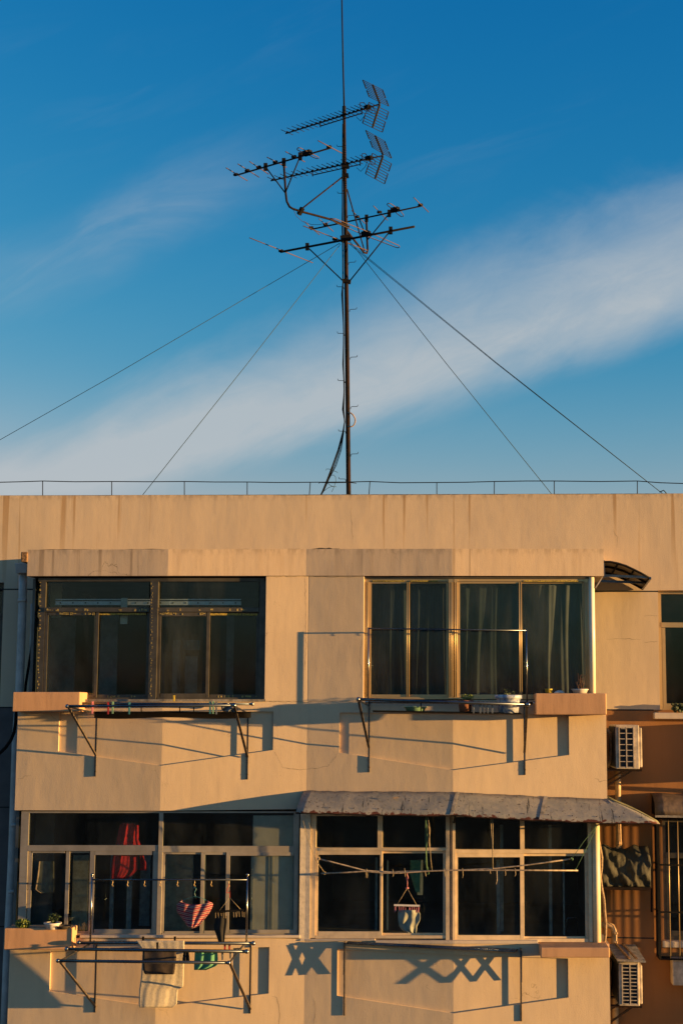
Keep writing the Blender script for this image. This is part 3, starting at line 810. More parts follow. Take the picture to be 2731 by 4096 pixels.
# ------------------------------------------------------------------ roof: mast, antennas, wires
YM = 3.0


def proj(p):
    d = V3(p) - CAMP; k = d.dot(fw); return CX + F * d.dot(rt) / k, CY - F * d.dot(up) / k


def PM(x, y, Y=YM): return P(x, y, Y)


base = PM(1394, 1985); base.z = ZPAR - .75
mast = thing('antenna_mast', base, 'tall rusty antenna pole with climbing pegs standing on the roof', 'mast')
obj('pole', MB().tube([base, PM(1394, 1979), PM(1391, 1700), PM(1387, 1300), PM(1383, 950), PM(1380, 760), PM(1376, 440)], [.033, .033, .032, .031, .029, .026, .022], 14), M['rust'], mast)
obj('pole_sleeve', MB().tube([PM(1376, 425), PM(1376, 470)], .026, 12), M['iron'], mast)
obj('whip', MB().tube([PM(1376, 430), PM(1371, 220), PM(1366, -40)], [.012, .0105, .009], 8), M['iron'], mast)
peg = None; pg_at = None
for i, (x, y, sd) in enumerate(((1376, 589, -1), (1378, 776, -1), (1390, 865, 1), (1394, 1052, 1), (1376, 1150, -1), (1398, 1240, 1), (1378, 1336, -1), (1400, 1431, 1), (1380, 1525, -1), (1402, 1629, 1), (1383, 1727, -1), (1403, 1818, 1), (1384, 1918, -1))):
    p = PM(x, y); key = sd
    if peg is None: peg = {}
    if sd not in peg:
        a = p + V3((0, -.02, -.03)); q = [a, a + V3((.006 * sd, 0, .028)), a + V3((.016 * sd, 0, .034)), a + V3((.088 * sd, 0, .036)), a + V3((.098 * sd, 0, .040)), a + V3((.101 * sd, 0, .062))]
        peg[sd] = (obj('step_peg', MB().tube(q, .0042, 6), M['iron'], mast), p)
    else: copy_part(peg[sd][0], mast, p - peg[sd][1])
# curved support arm to the left, bent arm to the right
Za = PM(1377, 896).z; Ql = PZ(1171, 835, Za)
arm = [PM(1396, 907), PZ(1320, 877, Za), PZ(1200, 845, Za), Ql, P(1158, 827, Ql.y), P(1147, 806, Ql.y), P(1143, 775, Ql.y), P(1135, 652, Ql.y)]
obj('support_arm', MB().tube(arm, .0155, 10), M['rust'], mast)
obj('arm_brace', MB().tube([PZ(1203, 838, Za), PM(1372, 706)], .011, 8), M['rust'], mast)
obj('arm_clamp', MB().bar(PZ(1195, 848, Za) + V3((0, 0, -.035)), PZ(1210, 843, Za) + V3((0, 0, .04)), .05, .05), M['iron'], mast)
Zr = PM(1388, 925).z; Qr = PZ(1462, 1014, Zr)
obj('support_arm', MB().tube([PM(1380, 915), PZ(1420, 965, Zr), PZ(1455, 1010, Zr), P(1466, 1013, Qr.y), P(1470, 1000, Qr.y), P(1468, 960, Qr.y), P(1465, 876, Qr.y)], .0155, 10), M['rust'], mast)
obj('arm_brace', MB().tube([PM(1388, 758), P(1457, 1002, Qr.y)], .010, 8), M['rust'], mast)
obj('pole_clamp', MB().bar(PM(1362, 956), PM(1402, 950), .10, .07), M['iron'], mast)
obj('pole_clamp', MB().bar(PM(1366, 668), PM(1396, 664), .09, .05), M['iron'], mast)
obj('pole_clamp', MB().bar(PM(1372, 1124), PM(1402, 1128), .07, .05), M['iron'], mast)
obj('pole_clamp', MB().bar(PM(1368, 706), PM(1394, 702), .08, .05), M['iron'], mast)


def elem(par, p, q, r=.006, m=None): obj('element', MB().tube([p, q], r, 6), m or M['rod'], par)


def cross(mb, c, ax, s=.03): mb.bar(c - ax * s, c + ax * s, .035, .03)


def uhf(px0, px1, cross_px, label, sup, y_up):
    Z = PM(*cross_px).z; A, B = PZ(*px0, Z), PZ(*px1, Z); b = (B - A).normalized(); e = V3((b.y, -b.x, 0))
    if e.y > 0: e = -e
    an = thing('yagi_antenna', PM(*cross_px), label, 'antenna', 'television antennas on the mast')
    L = (B - A).length
    obj('boom', MB().tube([A, B], .0108, 8), M['antenna'], an)
    n = 19
    for i in range(n):
        f = .015 + .84 * (i / (n - 1)) ** .88; c = A + b * (L * f) + V3((0, 0, .012)); h = .105 + .03 * f
        elem(an, c - e * h * 1.25, c + e * h * 1.25, .0046, M['antenna'])
        obj('element_clip', MB().bar(c - b * .016 + V3((0, 0, .004)), c + b * .016 + V3((0, 0, .004)), .017, .019), M['black'], an)
    c = A + b * (L * .875)
    obj('feed_box', MB().bar(c - b * .045 + V3((0, 0, .01)), c + b * .045 + V3((0, 0, .01)), .06, .05), M['black'], an)
    for sg in (1, -1):
        q = [c + V3((0, 0, .02 * sg)), c + e * .09 * sg + V3((0, 0, .05)), c + e * .17 * sg + V3((0, 0, .02)), c + e * .17 * sg - V3((0, 0, .03)), c + e * .08 * sg - V3((0, 0, .05)), c - V3((0, 0, .02))]
        obj('dipole', MB().tube(q, .006, 6), M['antenna'], an)
    cable = [c, c + V3((0, 0, -.10)) - b * .05, c + V3((0, 0, -.16)) - b * .13, c + V3((0, 0, -.09)) - b * .2]
    obj('feed_cable', MB().tube(cable, .004, 6), M['black'], an)
    # corner reflector
    x0, y0 = proj(B); x1, y1 = proj(B + e); wpx = math.hypot(x1 - x0, y1 - y0); hw = 45.0 / wpx
    for sg in (1, -1):
        r = (V3((0, 0, 1.0 * sg)) - b * .42).normalized(); RL = .34
        rf = obj('reflector', MB().bar(B + r * .01, B + r * RL, .022, .022, side=e), M['antenna'], an)
        for j in range(9):
            k = B + r * (.045 + (RL - .045) * j / 8); obj('reflector_rod', MB().tube([k - e * hw, k + e * hw], .0046, 6), M['antenna'], rf)
        for s2 in (-1, 1):
            for j0, j1 in ((0, 3), (4, 6), (6, 8)):
                p = B + r * (.045 + (RL - .045) * j0 / 8) + e * hw * s2; q = B + r * (.045 + (RL - .045) * j1 / 8) + e * hw * s2
                obj('reflector_edge', MB().tube([p, q], .0085, 6), M['antenna'], rf)
    # lower stay bar clamped to the mast
    a, c2 = PZ(*sup[0], Z), PZ(*sup[1], Z)
    dn = V3((0, 0, -.055)); obj('stay_bar', MB().tube([a + dn, c2 + dn], .008, 8), M['antenna'], an)
    for p in (a, c2): obj('stay_bracket', MB().bar(p + dn * 1.2, p + V3((0, 0, .015)), .05, .012), M['iron'], an)
    return an


uhf((1143, 534), (1519, 416), (1377, 462), 'topmost antenna with a grid reflector, just under the whip of the mast', ((1281, 490), (1447, 438)), 0)
uhf((1084, 723), (1532, 622), (1378, 660), 'second antenna with a grid reflector, below the topmost one on the mast', ((1250, 686), (1440, 643)), 0)


def A2(x, y): return 850 + x / 1.742, 500 + y / 1.742


def vhf(label, Z, boom, els, loop, cat='antenna', braces=(), clamps=(), rb=.0122):
    A, B = PZ(*A2(*boom[0]), Z), PZ(*A2(*boom[1]), Z); b = (B - A).normalized()
    an = thing('yagi_antenna', (A + B) / 2, label, cat, 'television antennas on the mast')
    obj('boom', MB().tube([A, B], rb, 8), M['antenna'], an)
    for c, p, q in els:
        P0, P1 = PZ(*A2(*p), Z), PZ(*A2(*q), Z); elem(an, P0, P1, .0066)
        C_ = PZ(*A2(*c), Z) + V3((0, 0, .012)); obj('element_clip', MB().bar(C_ - b * .04, C_ + b * .025, .034, .030), M['black'], an)
    if loop:
        pts = [PZ(*A2(*q), Z) for q in loop]; mb = MB(); pts.append(pts[0]); mb.tube(pts, .006, 6); obj('dipole', mb, M['rod'], an)
        c = sum(pts[:-1], V3()) / (len(pts) - 1); obj('feed_box', MB().bar(c - b * .06, c + b * .06, .07, .06), M['black'], an)
    for (p, q) in braces: obj('brace', MB().tube([p, q], .009, 8), M['iron'], an)
    for c in clamps:
        c = PZ(*A2(*c), Z); obj('clamp', MB().bar(c - V3((0, 0, .05)), c + V3((0, 0, .05)), .05, .05), M['iron'], an)
    return an


Zv = P(1135, 650, Ql.y).z; bq = P(1141, 772, Ql.y)
vhf('antenna on the curved arm at left, with six long rods and a looped dipole', Zv, ((160, 352), (828, 158)),
    [((165, 350), (95, 298), (243, 388)), ((245, 322), (177, 271), (325, 364)), ((325, 298), (258, 254), (392, 343)), ((440, 263), (380, 224), (516, 295)), ((570, 226), (508, 185), (643, 257)), ((815, 158), (735, 109), (900, 196))],
    [(590, 165), (597, 158), (612, 160), (660, 184), (700, 205), (738, 224), (741, 232), (728, 234), (700, 225), (655, 200), (600, 178), (590, 172)],
    braces=[(PZ(*A2(370, 292), Zv), bq), (PZ(*A2(611, 218), Zv), bq)], clamps=[(370, 292), (611, 218), (497, 258)])
Zw = P(1464, 874, Qr.y).z; bq2 = P(1469, 960, Qr.y)
vhf('right hand antenna on the bent arm, with a looped dipole near its end', Zw, ((685, 728), (1455, 564)),
    [((690, 720), (640, 673), (745, 765)), ((790, 698), (740, 653), (841, 741)), ((1010, 645), (970, 596), (1062, 686)), ((1165, 612), (1120, 563), (1218, 664)), ((1450, 562), (1400, 505), (1504, 607))],
    [(1215, 552), (1222, 545), (1240, 548), (1270, 568), (1310, 600), (1330, 628), (1326, 638), (1312, 638), (1285, 618), (1250, 582), (1220, 562)],
    braces=[(PZ(*A2(1230, 618), Zw), bq2), (PZ(*A2(1020, 652), Zw), bq2)], clamps=[(1230, 616), (1072, 650)])
Zf = PM(1381, 957).z
fm = vhf('lowest antenna, a broad dipole crossing the mast with two long diagonal stays', Zf, ((475, 885), (1405, 708)),
    [((480, 882), (258, 786), (698, 960)), ((855, 800), (632, 703), (1077, 874))],
    [(820, 650), (860, 655), (1060, 735), (1298, 840), (1303, 850), (1290, 856), (1270, 850), (1050, 765), (860, 682), (822, 660)],
    braces=[(PZ(*A2(660, 850), Zf), PM(1373, 1125)), (PZ(*A2(1240, 735), Zf), PM(1396, 1127))], clamps=[(660, 848), (1240, 735), (925, 797)], rb=.017)

# guy wires
for pts, lab in (([PM(1360, 972), (PM(1360, 972) + P(-386, 1979, 4.5)) / 2 + V3((0, 0, -.03)), P(-386, 1979, 4.5)], 'guy wire from the mast down to the left edge of the picture'),
                 ([PM(1362, 976), (PM(1362, 976) + P(572, 1979, YW + .12)) / 2 + V3((0, 0, -.02)), P(572, 1979, YW + .12)], 'steep guy wire left of the mast, ending on the parapet'),
                 ([PM(1395, 960), (PM(1395, 960) + P(2207, 1979, YW + .12)) / 2 + V3((0, 0, -.02)), P(2207, 1979, YW + .12)], 'steep guy wire right of the mast, ending on the parapet'),
                 ([PM(1395, 975), (PM(1395, 975) + P(2652, 1978, YW + .12)) / 2 + V3((0, 0, -.03)), P(2652, 1978, YW + .12)], 'double guy wire running from the mast to the far right of the parapet')):
    mb = MB().tube(pts, .0042, 6)
    if 'double' in lab:
        mb.tube([p + V3((0, 0, .022 - .01 * i)) for i, p in enumerate(pts)], .0038, 6)
        k = pts[-1]; mb.tube([k + V3((-.05, 0, .03)), k + V3((.0, -.02, .05)), k + V3((.03, 0, .02)), k + V3((.05, 0, -.01))], .007, 6)
    tag(obj('guy_wire', mb, M['wire']), lab, 'wire', 'guy wires of the mast')

# cables of the antennas
cb = thing('antenna_cable', P(1290, 1979, YM - .1), 'bundle of thin black cables running down the mast and slanting to the roof at left', 'cable')
for i in range(4):
    o = i * 3; q = [PM(1372 + i, 500 + i * 90), PM(1370, 760), PM(1371 - i, 900), PM(1372, 1120), PM(1371 - i * 1.5, 1180), PM(1375, 1330), PM(1374 - i, 1460), PM(1377, 1560), PM(1375 - o * .6, 1640), PM(1379, 1690)]
    q = [p + V3((0, -.035, 0)) for p in q]
    q += [PM(1371 + o * .4, 1728), PM(1352 + o * 1.4, 1800), PM(1330 + o * 1.6, 1862), PM(1310 + o * .7, 1915), PM(1290 + o * .5, 1965), PM(1278, 1990)]
    obj('strand', MB().tube(q, .0055 if i else .010, 6), M['black'], cb)
obj('cable_loop', MB().tube([PM(x, y, YM - .03) for x, y in ((1390, 1650), (1403, 1652), (1412, 1660), (1419, 1672), (1421, 1684), (1417, 1697), (1411, 1704), (1403, 1707), (1390, 1706))], .009, 8), M['hose'], cb)
for q in (((1321, 1902), (1335, 1900), (1342, 1908), (1343, 1925), (1336, 1948), (1326, 1968)), ((1310, 1932), (1322, 1942), (1333, 1946), (1345, 1947)), ((1294, 1965), (1310, 1953), (1325, 1946), (1334, 1947)), ((1303, 1882), (1305, 1876), (1318, 1876), (1333, 1883), (1346, 1887), (1351, 1892))):
    obj('loose_strand', MB().tube([PM(*p, YM - .1) for p in q], .0035, 5), M['wire'], cb)
obj('droop_wire', MB().tube([PM(x, y, YM - .1) for x, y in ((1174, 840), (1186, 865), (1210, 886), (1245, 898), (1275, 899), (1300, 893), (1320, 886))], .0035, 5), M['rod'], cb)

# roof edge rail (lightning strip)
rail = thing('roof_rail', P(1365, 1979, YW + .1), 'thin iron lightning strip on short posts along the top of the parapet', 'rail')
wp = [(-200, 1930), (0, 1929), (85, 1927), (172, 1924), (300, 1927), (448, 1926), (590, 1927), (738, 1926), (860, 1928), (989, 1928), (1110, 1930), (1241, 1929), (1394, 1928), (1479, 1926), (1600, 1931), (1746, 1930), (1860, 1929), (1976, 1926), (2100, 1924), (2215, 1924), (2400, 1926), (2547, 1924), (2640, 1931), (2731, 1934), (2900, 1933)]
obj('strip', MB().tube([P(x, y, YW + .1) for x, y in wp], .0062, 6), M['iron'], rail)
for x, t_, dx in ((172, 1924, 0), (448, 1926, 0), (738, 1926, 0), (989, 1928, 0), (1241, 1929, -4), (1479, 1926, -4), (1746, 1930, 0), (1976, 1926, -1), (2215, 1924, 0), (2547, 1924, 0)):
    obj('post', MB().tube([P(x, t_, YW + .1), P(x + dx, 1982, YW + .1)], .0060, 6), M['iron'], rail)
obj('loose_end', MB().tube([P(1275, 1934, YW + .09), P(1278, 1930, YW + .09), P(1330, 1931, YW + .09), P(1400, 1930, YW + .09), P(1425, 1933, YW + .09)], .0052, 6), M['iron'], rail)

# ------------------------------------------------------------------ left: downpipe, hose
def PY(x, y, Y=.55): return P(x, y, Y)


dp = thing('downpipe', PY(60, 3700), 'pale rainwater pipe with a hopper head in the shade left of the bay', 'downpipe')
a, b, c, d = PY(60, 2252, .40), PY(112, 2252, .40), PY(107, 2292, .43), PY(64, 2292, .43)
mb = MB(); k = V3((0, .18, 0)); mb.hexa([d, c, b, a], [p + k for p in (d, c, b, a)]); obj('hopper', mb, M['pipe'], dp, bevel=.006)
pp = [PY(x, y) for x, y in ((93, 2285), (92, 2500), (80, 2770), (70, 2990), (52, 3240), (42, 3700), (30, 4200))]
pp = [V3((pp[0].x + (pp[3].x - pp[0].x) * min(1, i / 3), p.y, p.z)) for i, p in enumerate(pp)]
obj('pipe', MB().tube([PY(x, y) for x, y in ((93, 2285), (92, 2400), (85, 2600), (78, 2790), (66, 2960), (57, 3240), (48, 3480), (36, 3720), (24, 4000), (14, 4300))], .052, 18), M['pipe'], dp)
for x, y in ((91, 2402), (59, 3300), (50, 3565)):
    obj('pipe_collar', MB().tube([PY(x, y - 7), PY(x, y + 7)], .058, 18), M['pipe'], dp)
tag(obj('brick', MB().box(P(84, 2230, .06).x, P(111.5, 2230, .06).x, .06, .30, P(90, 2248, .06).z, P(90, 2207, .06).z), M['brick'], bevel=.012), 'rust stained brick stub on top of the hopper beside the cornice', 'brick')
tag(obj('branch_pipe', MB().tube([PY(135, 2415, .7), PY(134, 2500, .7), PY(126, 2700, .7), PY(122, 2860, .7)], .036, 14), M['pipe']), 'thin second pipe half hidden beside the upper left window', 'pipe')
tag(obj('black_hose', MB().tube([PY(x, y, .3) for x, y in ((66, 2840), (64, 2890), (58, 2930), (44, 2962), (24, 2990), (6, 3008), (-30, 3035), (-120, 3075))], .020, 10), M['black']), 'thick black hose curving away to the left edge', 'hose')
tag(obj('black_pipe', MB().tube([PY(x, y, .62) for x, y in ((133, 2560), (120, 2640), (104, 2740), (96, 2850))], .016, 10), M['black']), 'black slanting hose in the gap beside the downpipe', 'hose')

# ------------------------------------------------------------------ right: canopy, awnings, air conditioners
XS = XE - .03
cp = thing('fan_canopy', P(2412, 2350, .5), 'small arched brown canopy on metal ribs at the upper right corner of the bay', 'canopy')
Y0c, Y1c = .15, .97
prof = [(2406, 2244), (2440, 2244), (2470, 2250), (2502, 2260), (2534, 2275), (2566, 2291), (2598, 2309)]
pr = [P(x, y, Y0c) for x, y in prof]
mb = MB(); mb.grid([[V3((p.x, Y, p.z - .07 * (Y - Y0c))) for p in pr] for Y in (Y0c, .3, .55, .8, Y1c)]); obj('sheet', mb, M['poly'], cp, solid=.006)
for Y in (Y0c - .005, .5, Y1c): obj('rib', MB().tube([V3((p.x, Y, p.z - .014 - .07 * (Y - Y0c))) for p in pr], .013, 8), M['iron'], cp)
for j in (0, 2, 4): obj('purlin', MB().tube([V3((pr[j].x, Y0c, pr[j].z - .015)), V3((pr[j].x, Y1c, pr[j].z - .075))], .011, 8), M['iron'], cp)
obj('gutter_bar', MB().bar(V3((pr[-1].x, Y0c - .02, pr[-1].z - .012)), V3((pr[-1].x, Y1c, pr[-1].z - .07)), .022, .03), M['steeldk'], cp)
t0, t1 = P(2412, 2302, Y0c), P(2590, 2309, Y0c)
for dy_ in (0, .42, .86): obj('tie_bar', MB().bar(t0 + V3((0, dy_, -.07 * dy_)), t1 + V3((0, dy_, -.07 * dy_)), .016, .028), M['steeldk'], cp)
obj('wall_bracket', MB().bar(P(2410, 2240, Y0c), P(2414, 2310, Y0c), .02, .03), M['steeldk'], cp)
obj('wall_bracket', MB().bar(P(2380, 2352, .12), P(2408, 2308, .12), .03, .012), M['acw'], cp)

aw = thing('metal_awning', W(1811, 3270, -.2), 'long grey sheet metal awning with rusting edges over the lower right window', 'awning')
tp = [(1215, 3163), (1400, 3165), (1600, 3167), (1811, 3168), (2000, 3178), (2200, 3188), (2425, 3196)]
bt = [(1183, 3249), (1400, 3255), (1600, 3261), (1815, 3260), (2000, 3273), (2200, 3283), (2400, 3290), (2637, 3293)]
OUT = -.36; rows = []
NX = 44
def lerp(pts, f):
    xs = [p[0] for p in pts]; x = xs[0] + (xs[-1] - xs[0]) * f
    for (a, ya), (b, yb) in zip(pts, pts[1:]):
        if x <= b + 1e-6: return x, ya + (yb - ya) * (x - a) / (b - a)
    return pts[-1]
corner_t = W(2424, 3196, -.004)
for j in range(6):
    v = j / 5; row = []
    for i in range(NX + 1):
        f = i / NX; g = min(1.0, f / .86); yx = lambda pts, x: next(ya_ + (yb_ - ya_) * (x - xa_) / (xb_ - xa_) for (xa_, ya_), (xb_, yb_) in zip(pts, pts[1:]) if x <= xb_ + 1e-6)
        xt = 1215 + (2425 - 1215) * g; xb_0 = 1183 + (2408 - 1183) * g + (2637 - 2408) * max(0, (f - .86) / .14)
        T = W(xt, yx(tp, xt), -.004); B = P(xb_0, yx(bt, xb_0), OUT)
        p = T.lerp(B, v) + V3((0, -.008 * math.sin(math.pi * v), .012 * math.sin(math.pi * v) + rnd(-.0012, .0012)))
        if j in (0, 5): p.z += rnd(-.006, .006)
        row.append(p)
    rows.append(row)
obj('sheet', MB().grid(rows, uv=True), M['sheet'], aw, solid=.004)
oc = rows[-1][-1]
for i in (19, 30):
    obj('sheet_lap', MB().grid([[r[i] + V3((0, -.005, .006)), r[i + 1].lerp(r[i], .55) + V3((0, -.005, .006))] for r in rows], sm=False), M['concrete'], aw, solid=.003)
for i in range(1, NX, 3): obj('rivet', MB().ball(rows[4][i] + V3((0, -.004, .006)), .006, n=6), M['rust'], aw)
# returning slope along the side of the bay
sd = []
for j in range(6):
    v = j / 5; h = rows[j][-1]
    sd.append([V3((h.x, h.y + (YW - h.y) * k / 6, h.z + (.02 if k % 2 else -.012) * (1 if 0 < k < 6 else 0))) for k in range(7)])
sdo = obj('side_sheet', MB().grid(sd), M['greenrib'], aw, solid=.005); sdo['label'] = 'mossy ribbed side sheet of the awning'
obj('lip', MB().tube([p + V3((0, -.002, -.008)) for p in rows[-1]], .0065, 6), M['rust'], aw)
obj('lip', MB().tube([oc + V3((0, 0, -.014)), V3((oc.x, YW, oc.z - .014))], .011, 6), M['rust'], aw)
L0, L1 = rows[0][0], rows[-1][0]
obj('end_plate', MB().hexa([L0, L1, V3((L1.x + .02, .1, L1.z)), V3((L0.x + .01, .14, L0.z))], [p + V3((-.006, 0, 0)) for p in (L0, L1, V3((L1.x + .02, .1, L1.z)), V3((L0.x + .01, .14, L0.z)))]), M['rust'], aw)
for x in (1815, 2390): obj('bracket', MB().bar(W(x, 3290, .0), P(x + 4, 3268 + (x - 1815) * .04, OUT + .02), .02, .02), M['iron'], aw)
obj('leaf_litter', MB().add([W(1566, 3190, -.19), W(1590, 3186, -.18), W(1594, 3192, -.185), W(1578, 3196, -.2)], [[0, 1, 2, 3]]), M['hose'], aw)

a2 = thing('brown_awning', P(2660, 3262, .7), 'dull brown curved awning above the barred window at the right edge', 'awning')
rr = []
XA0, XA1 = P(2600, 3200, YW).x, P(3560, 3200, YW).x
ya, yb = P(2650, 3174, YW).z, P(2650, 3263, .58).z
for j in range(9):
    an_ = j / 8 * math.pi / 2
    rr.append([V3((XA0 + (XA1 - XA0) * i / 24, YW - .42 * math.sin(an_) ** .8, yb + (ya - yb) * math.cos(an_) ** .8 + .008 * math.sin(i * 1.9) + rnd(-.003, .003))) for i in range(25)])
obj('sheet', MB().grid(rr), M['corr'], a2, solid=.006)
obj('lip', MB().bar(rr[-1][0] + V3((0, 0, -.01)), rr[-1][-1] + V3((0, 0, -.01)), .02, .025), M['concrete'], a2)
obj('end_plate', MB().add([V3((XA0 + .01, p.y + .004, p.z - .004)) for p in [r[0] for r in rr]] + [V3((XA0 + .01, YW - .004, yb))], [list(range(10))]), M['iron'], a2)


def aircon(label, x0, x1, y0, y1, cells, cols, Yf0, Yb0, rows_, gx, gy, lid=False, wallX=None, plate=True):
    """Outdoor unit seen from its narrow end, carried on two brackets from the side wall."""
    a, b, c, d = P(x0, y1, Yf0), P(x1, y1, Yf0), P(x1, y0, Yf0), P(x0, y0, Yf0); X0, X1, Z0, Z1 = a.x, b.x, (a.z + b.z) / 2, (c.z + d.z) / 2
    ac = thing('air_conditioner', ((X0 + X1) / 2, (Yf0 + Yb0) / 2, Z0), label, 'air conditioner', 'outdoor air conditioner units')
    obj('casing', MB().box(X0, X1, Yf0, Yb0, Z0, Z1), M['acw'], ac, bevel=.008)
    obj('shade_panel', MB().box(X0 - .012, X0 - .001, Yf0 + .012, Yb0 - .02, Z0 + .02, Z1 - .02), M['dark'], ac)  # dark sheet added over the left face to stand in for its shade
    if plate: obj('fan_cover', MB().box(X1, X1 + .035, Yf0 + .02, Yb0 - .05, Z0 + .02, Z1 - .03), M['acw'], ac, bevel=.01)
    gx0, gx1 = X0 + (X1 - X0) * gx[0], X0 + (X1 - X0) * gx[1]; gz1, gz0 = Z1 - (Z1 - Z0) * gy[0], Z1 - (Z1 - Z0) * gy[1]
    gr = obj('grille', MB().box(gx0, gx1, Yf0 - .0035, Yf0 - .001, gz0, gz1), M['dark'], ac)
    wx = (gx1 - gx0) / cols; hz = (gz1 - gz0) / rows_
    for i in range(cols + 1):
        X = gx0 + wx * i; obj('grille_bar', MB().box(X - .0055, X + .0055, Yf0 - .014, Yf0 - .0036, gz0 - .006, gz1 + .006), M['acw'], gr)
    for j in range(rows_ + 1):
        Z = gz0 + hz * j; obj('grille_bar', MB().box(gx0, gx1, Yf0 - .012, Yf0 - .0037, Z - .0042, Z + .0042), M['acw'], gr)
    if lid:
        z = Z1 + .02
        ln = obj('rain_cover', MB().hexa([(X0 - .02, Yf0 - .06, z), (X1 + .07, Yf0 - .06, z - .01), (X1 + .04, Yb0, z + .06), (X0 - .06, Yb0, z + .06)], [(X0 - .02, Yf0 - .06, z + .018), (X1 + .07, Yf0 - .06, z + .008), (X1 + .04, Yb0, z + .078), (X0 - .06, Yb0, z + .078)]), M['concrete'], ac)
        for k in (.3, .65): obj('cover_batten', MB().bar((X0 + (X1 - X0) * k - .03, Yb0 - .02, z + .085), (X0 + (X1 - X0) * k + .05, Yf0 - .03, z + .03), .02, .016), M['brick'], ac)
    for Y in (Yf0 + .06, Yb0 - .1):
        obj('bracket', MB().bar((wallX, Y, Z0 - .014), (X1 + .03, Y, Z0 - .014), .035, .028), M['rust'], ac)
        obj('bracket_strut', MB().bar((wallX, Y, Z0 - .20), (X1 - .08, Y, Z0 - .02), .03, .02), M['rust'], ac)
    return ac


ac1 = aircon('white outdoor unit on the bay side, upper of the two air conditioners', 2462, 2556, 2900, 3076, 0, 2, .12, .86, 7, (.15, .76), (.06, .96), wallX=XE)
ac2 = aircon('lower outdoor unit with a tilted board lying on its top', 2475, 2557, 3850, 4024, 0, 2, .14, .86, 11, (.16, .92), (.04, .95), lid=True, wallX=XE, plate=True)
pz = P(2480, 2912, .12)
obj('maker_plate', MB().box(pz.x, pz.x + .07, .105, .112, pz.z - .012, pz.z), M['concrete'], ac1)
# neighbour units just outside the right edge throw the shadows on the orange wall
XN = P(2900, 3000, YW).x
for lab, yt, yb_ in (('outdoor unit beyond the right edge at upper level', 2888, 3092), ('outdoor unit beyond the right edge at lower level', 3800, 4060)):
    z1, z0 = pw(2900, yt).z, pw(2900, yb_).z
    n = thing('air_conditioner', (XN + .4, YW - .25, z0), lab, 'air conditioner', 'outdoor air conditioner units')
    obj('casing', MB().box(XN, XN + .85, YW - .42, YW - .08, z0, z1), M['acw'], n, bevel=.01)
    obj('fan_grille', MB().lathe((XN + .5, YW - .424, z0 + (z1 - z0) / 2), [(.0, 0), (.0, .01)], 12), M['dark'], n)
    for X in (XN + .08, XN + .75):
        obj('bracket', MB().bar((X, YW, z0 - .02), (X, YW - .46, z0 - .02), .035, .03), M['rust'], n)
        obj('bracket_strut', MB().bar((X, YW, z0 - .25), (X, YW - .42, z0 - .03), .03, .025), M['rust'], n)

# pipes and hoses on the side of the bay
def tubepx(pts, r, n=12, Y=.9): return MB().tube([P(*p[:2], p[2] if len(p) > 2 else Y) for p in pts], r, n)


pd = thing('drain_pipe', P(2470, 3400, .9), 'orange lit drain pipe bending left under the awning', 'pipe')
obj('pipe', tubepx([(2469, 3020), (2470, 3150), (2471, 3300), (2473, 3370), (2471, 3392), (2462, 3402), (2445, 3405), (2405, 3404)], .034), M['pipeor'], pd)
for x, y in ((2472, 3372),): obj('pipe_collar', tubepx([(x, y - 8), (x, y + 8)], .040), M['pipeor'], pd)
obj('pipe_collar', tubepx([(2416, 3404), (2424, 3404)], .040), M['pipeor'], pd)
pd = thing('drain_pipe', P(2457, 3800, .9), 'orange lit drain pipe bending down behind the lower air conditioner', 'pipe')
obj('pipe', tubepx([(2400, 3700), (2430, 3700), (2446, 3706), (2454, 3722), (2456, 3745), (2457, 3900), (2459, 4020), (2460, 4096), (2460, 4300)], .036), M['pipeor'], pd)
for y in (3732, 3768): obj('pipe_collar', tubepx([(2456, y - 5), (2456, y + 5)], .042), M['pipeor'], pd)
tag(obj('refrigerant_hose', tubepx([(2390, 3350, .3), (2398, 3390, .3), (2405, 3430, .28), (2404, 3470, .28), (2399, 3510, .3), (2406, 3560, .28), (2414, 3600, .28), (2417, 3650, .28), (2421, 3690, .28), (2420, 3740, .28), (2413, 3790, .3)], .016, 10), M['hose']), 'wrapped hose hanging down the bay side beside the round cream post', 'hose')
tag(obj('refrigerant_hose', tubepx([(2426, 2920, .5), (2440, 2935, .5), (2444, 2990, .5), (2440, 3040, .5), (2426, 3068, .5)], .022, 10), M['hose']), 'dark hose looping out behind the upper air conditioner', 'hose')
tag(obj('black_cable', tubepx([(2440, 3830, .4), (2450, 3850, .4), (2444, 3890, .4), (2446, 3930, .4), (2440, 3980, .4)], .008, 8), M['black']), 'black cable behind the lower air conditioner', 'cable')

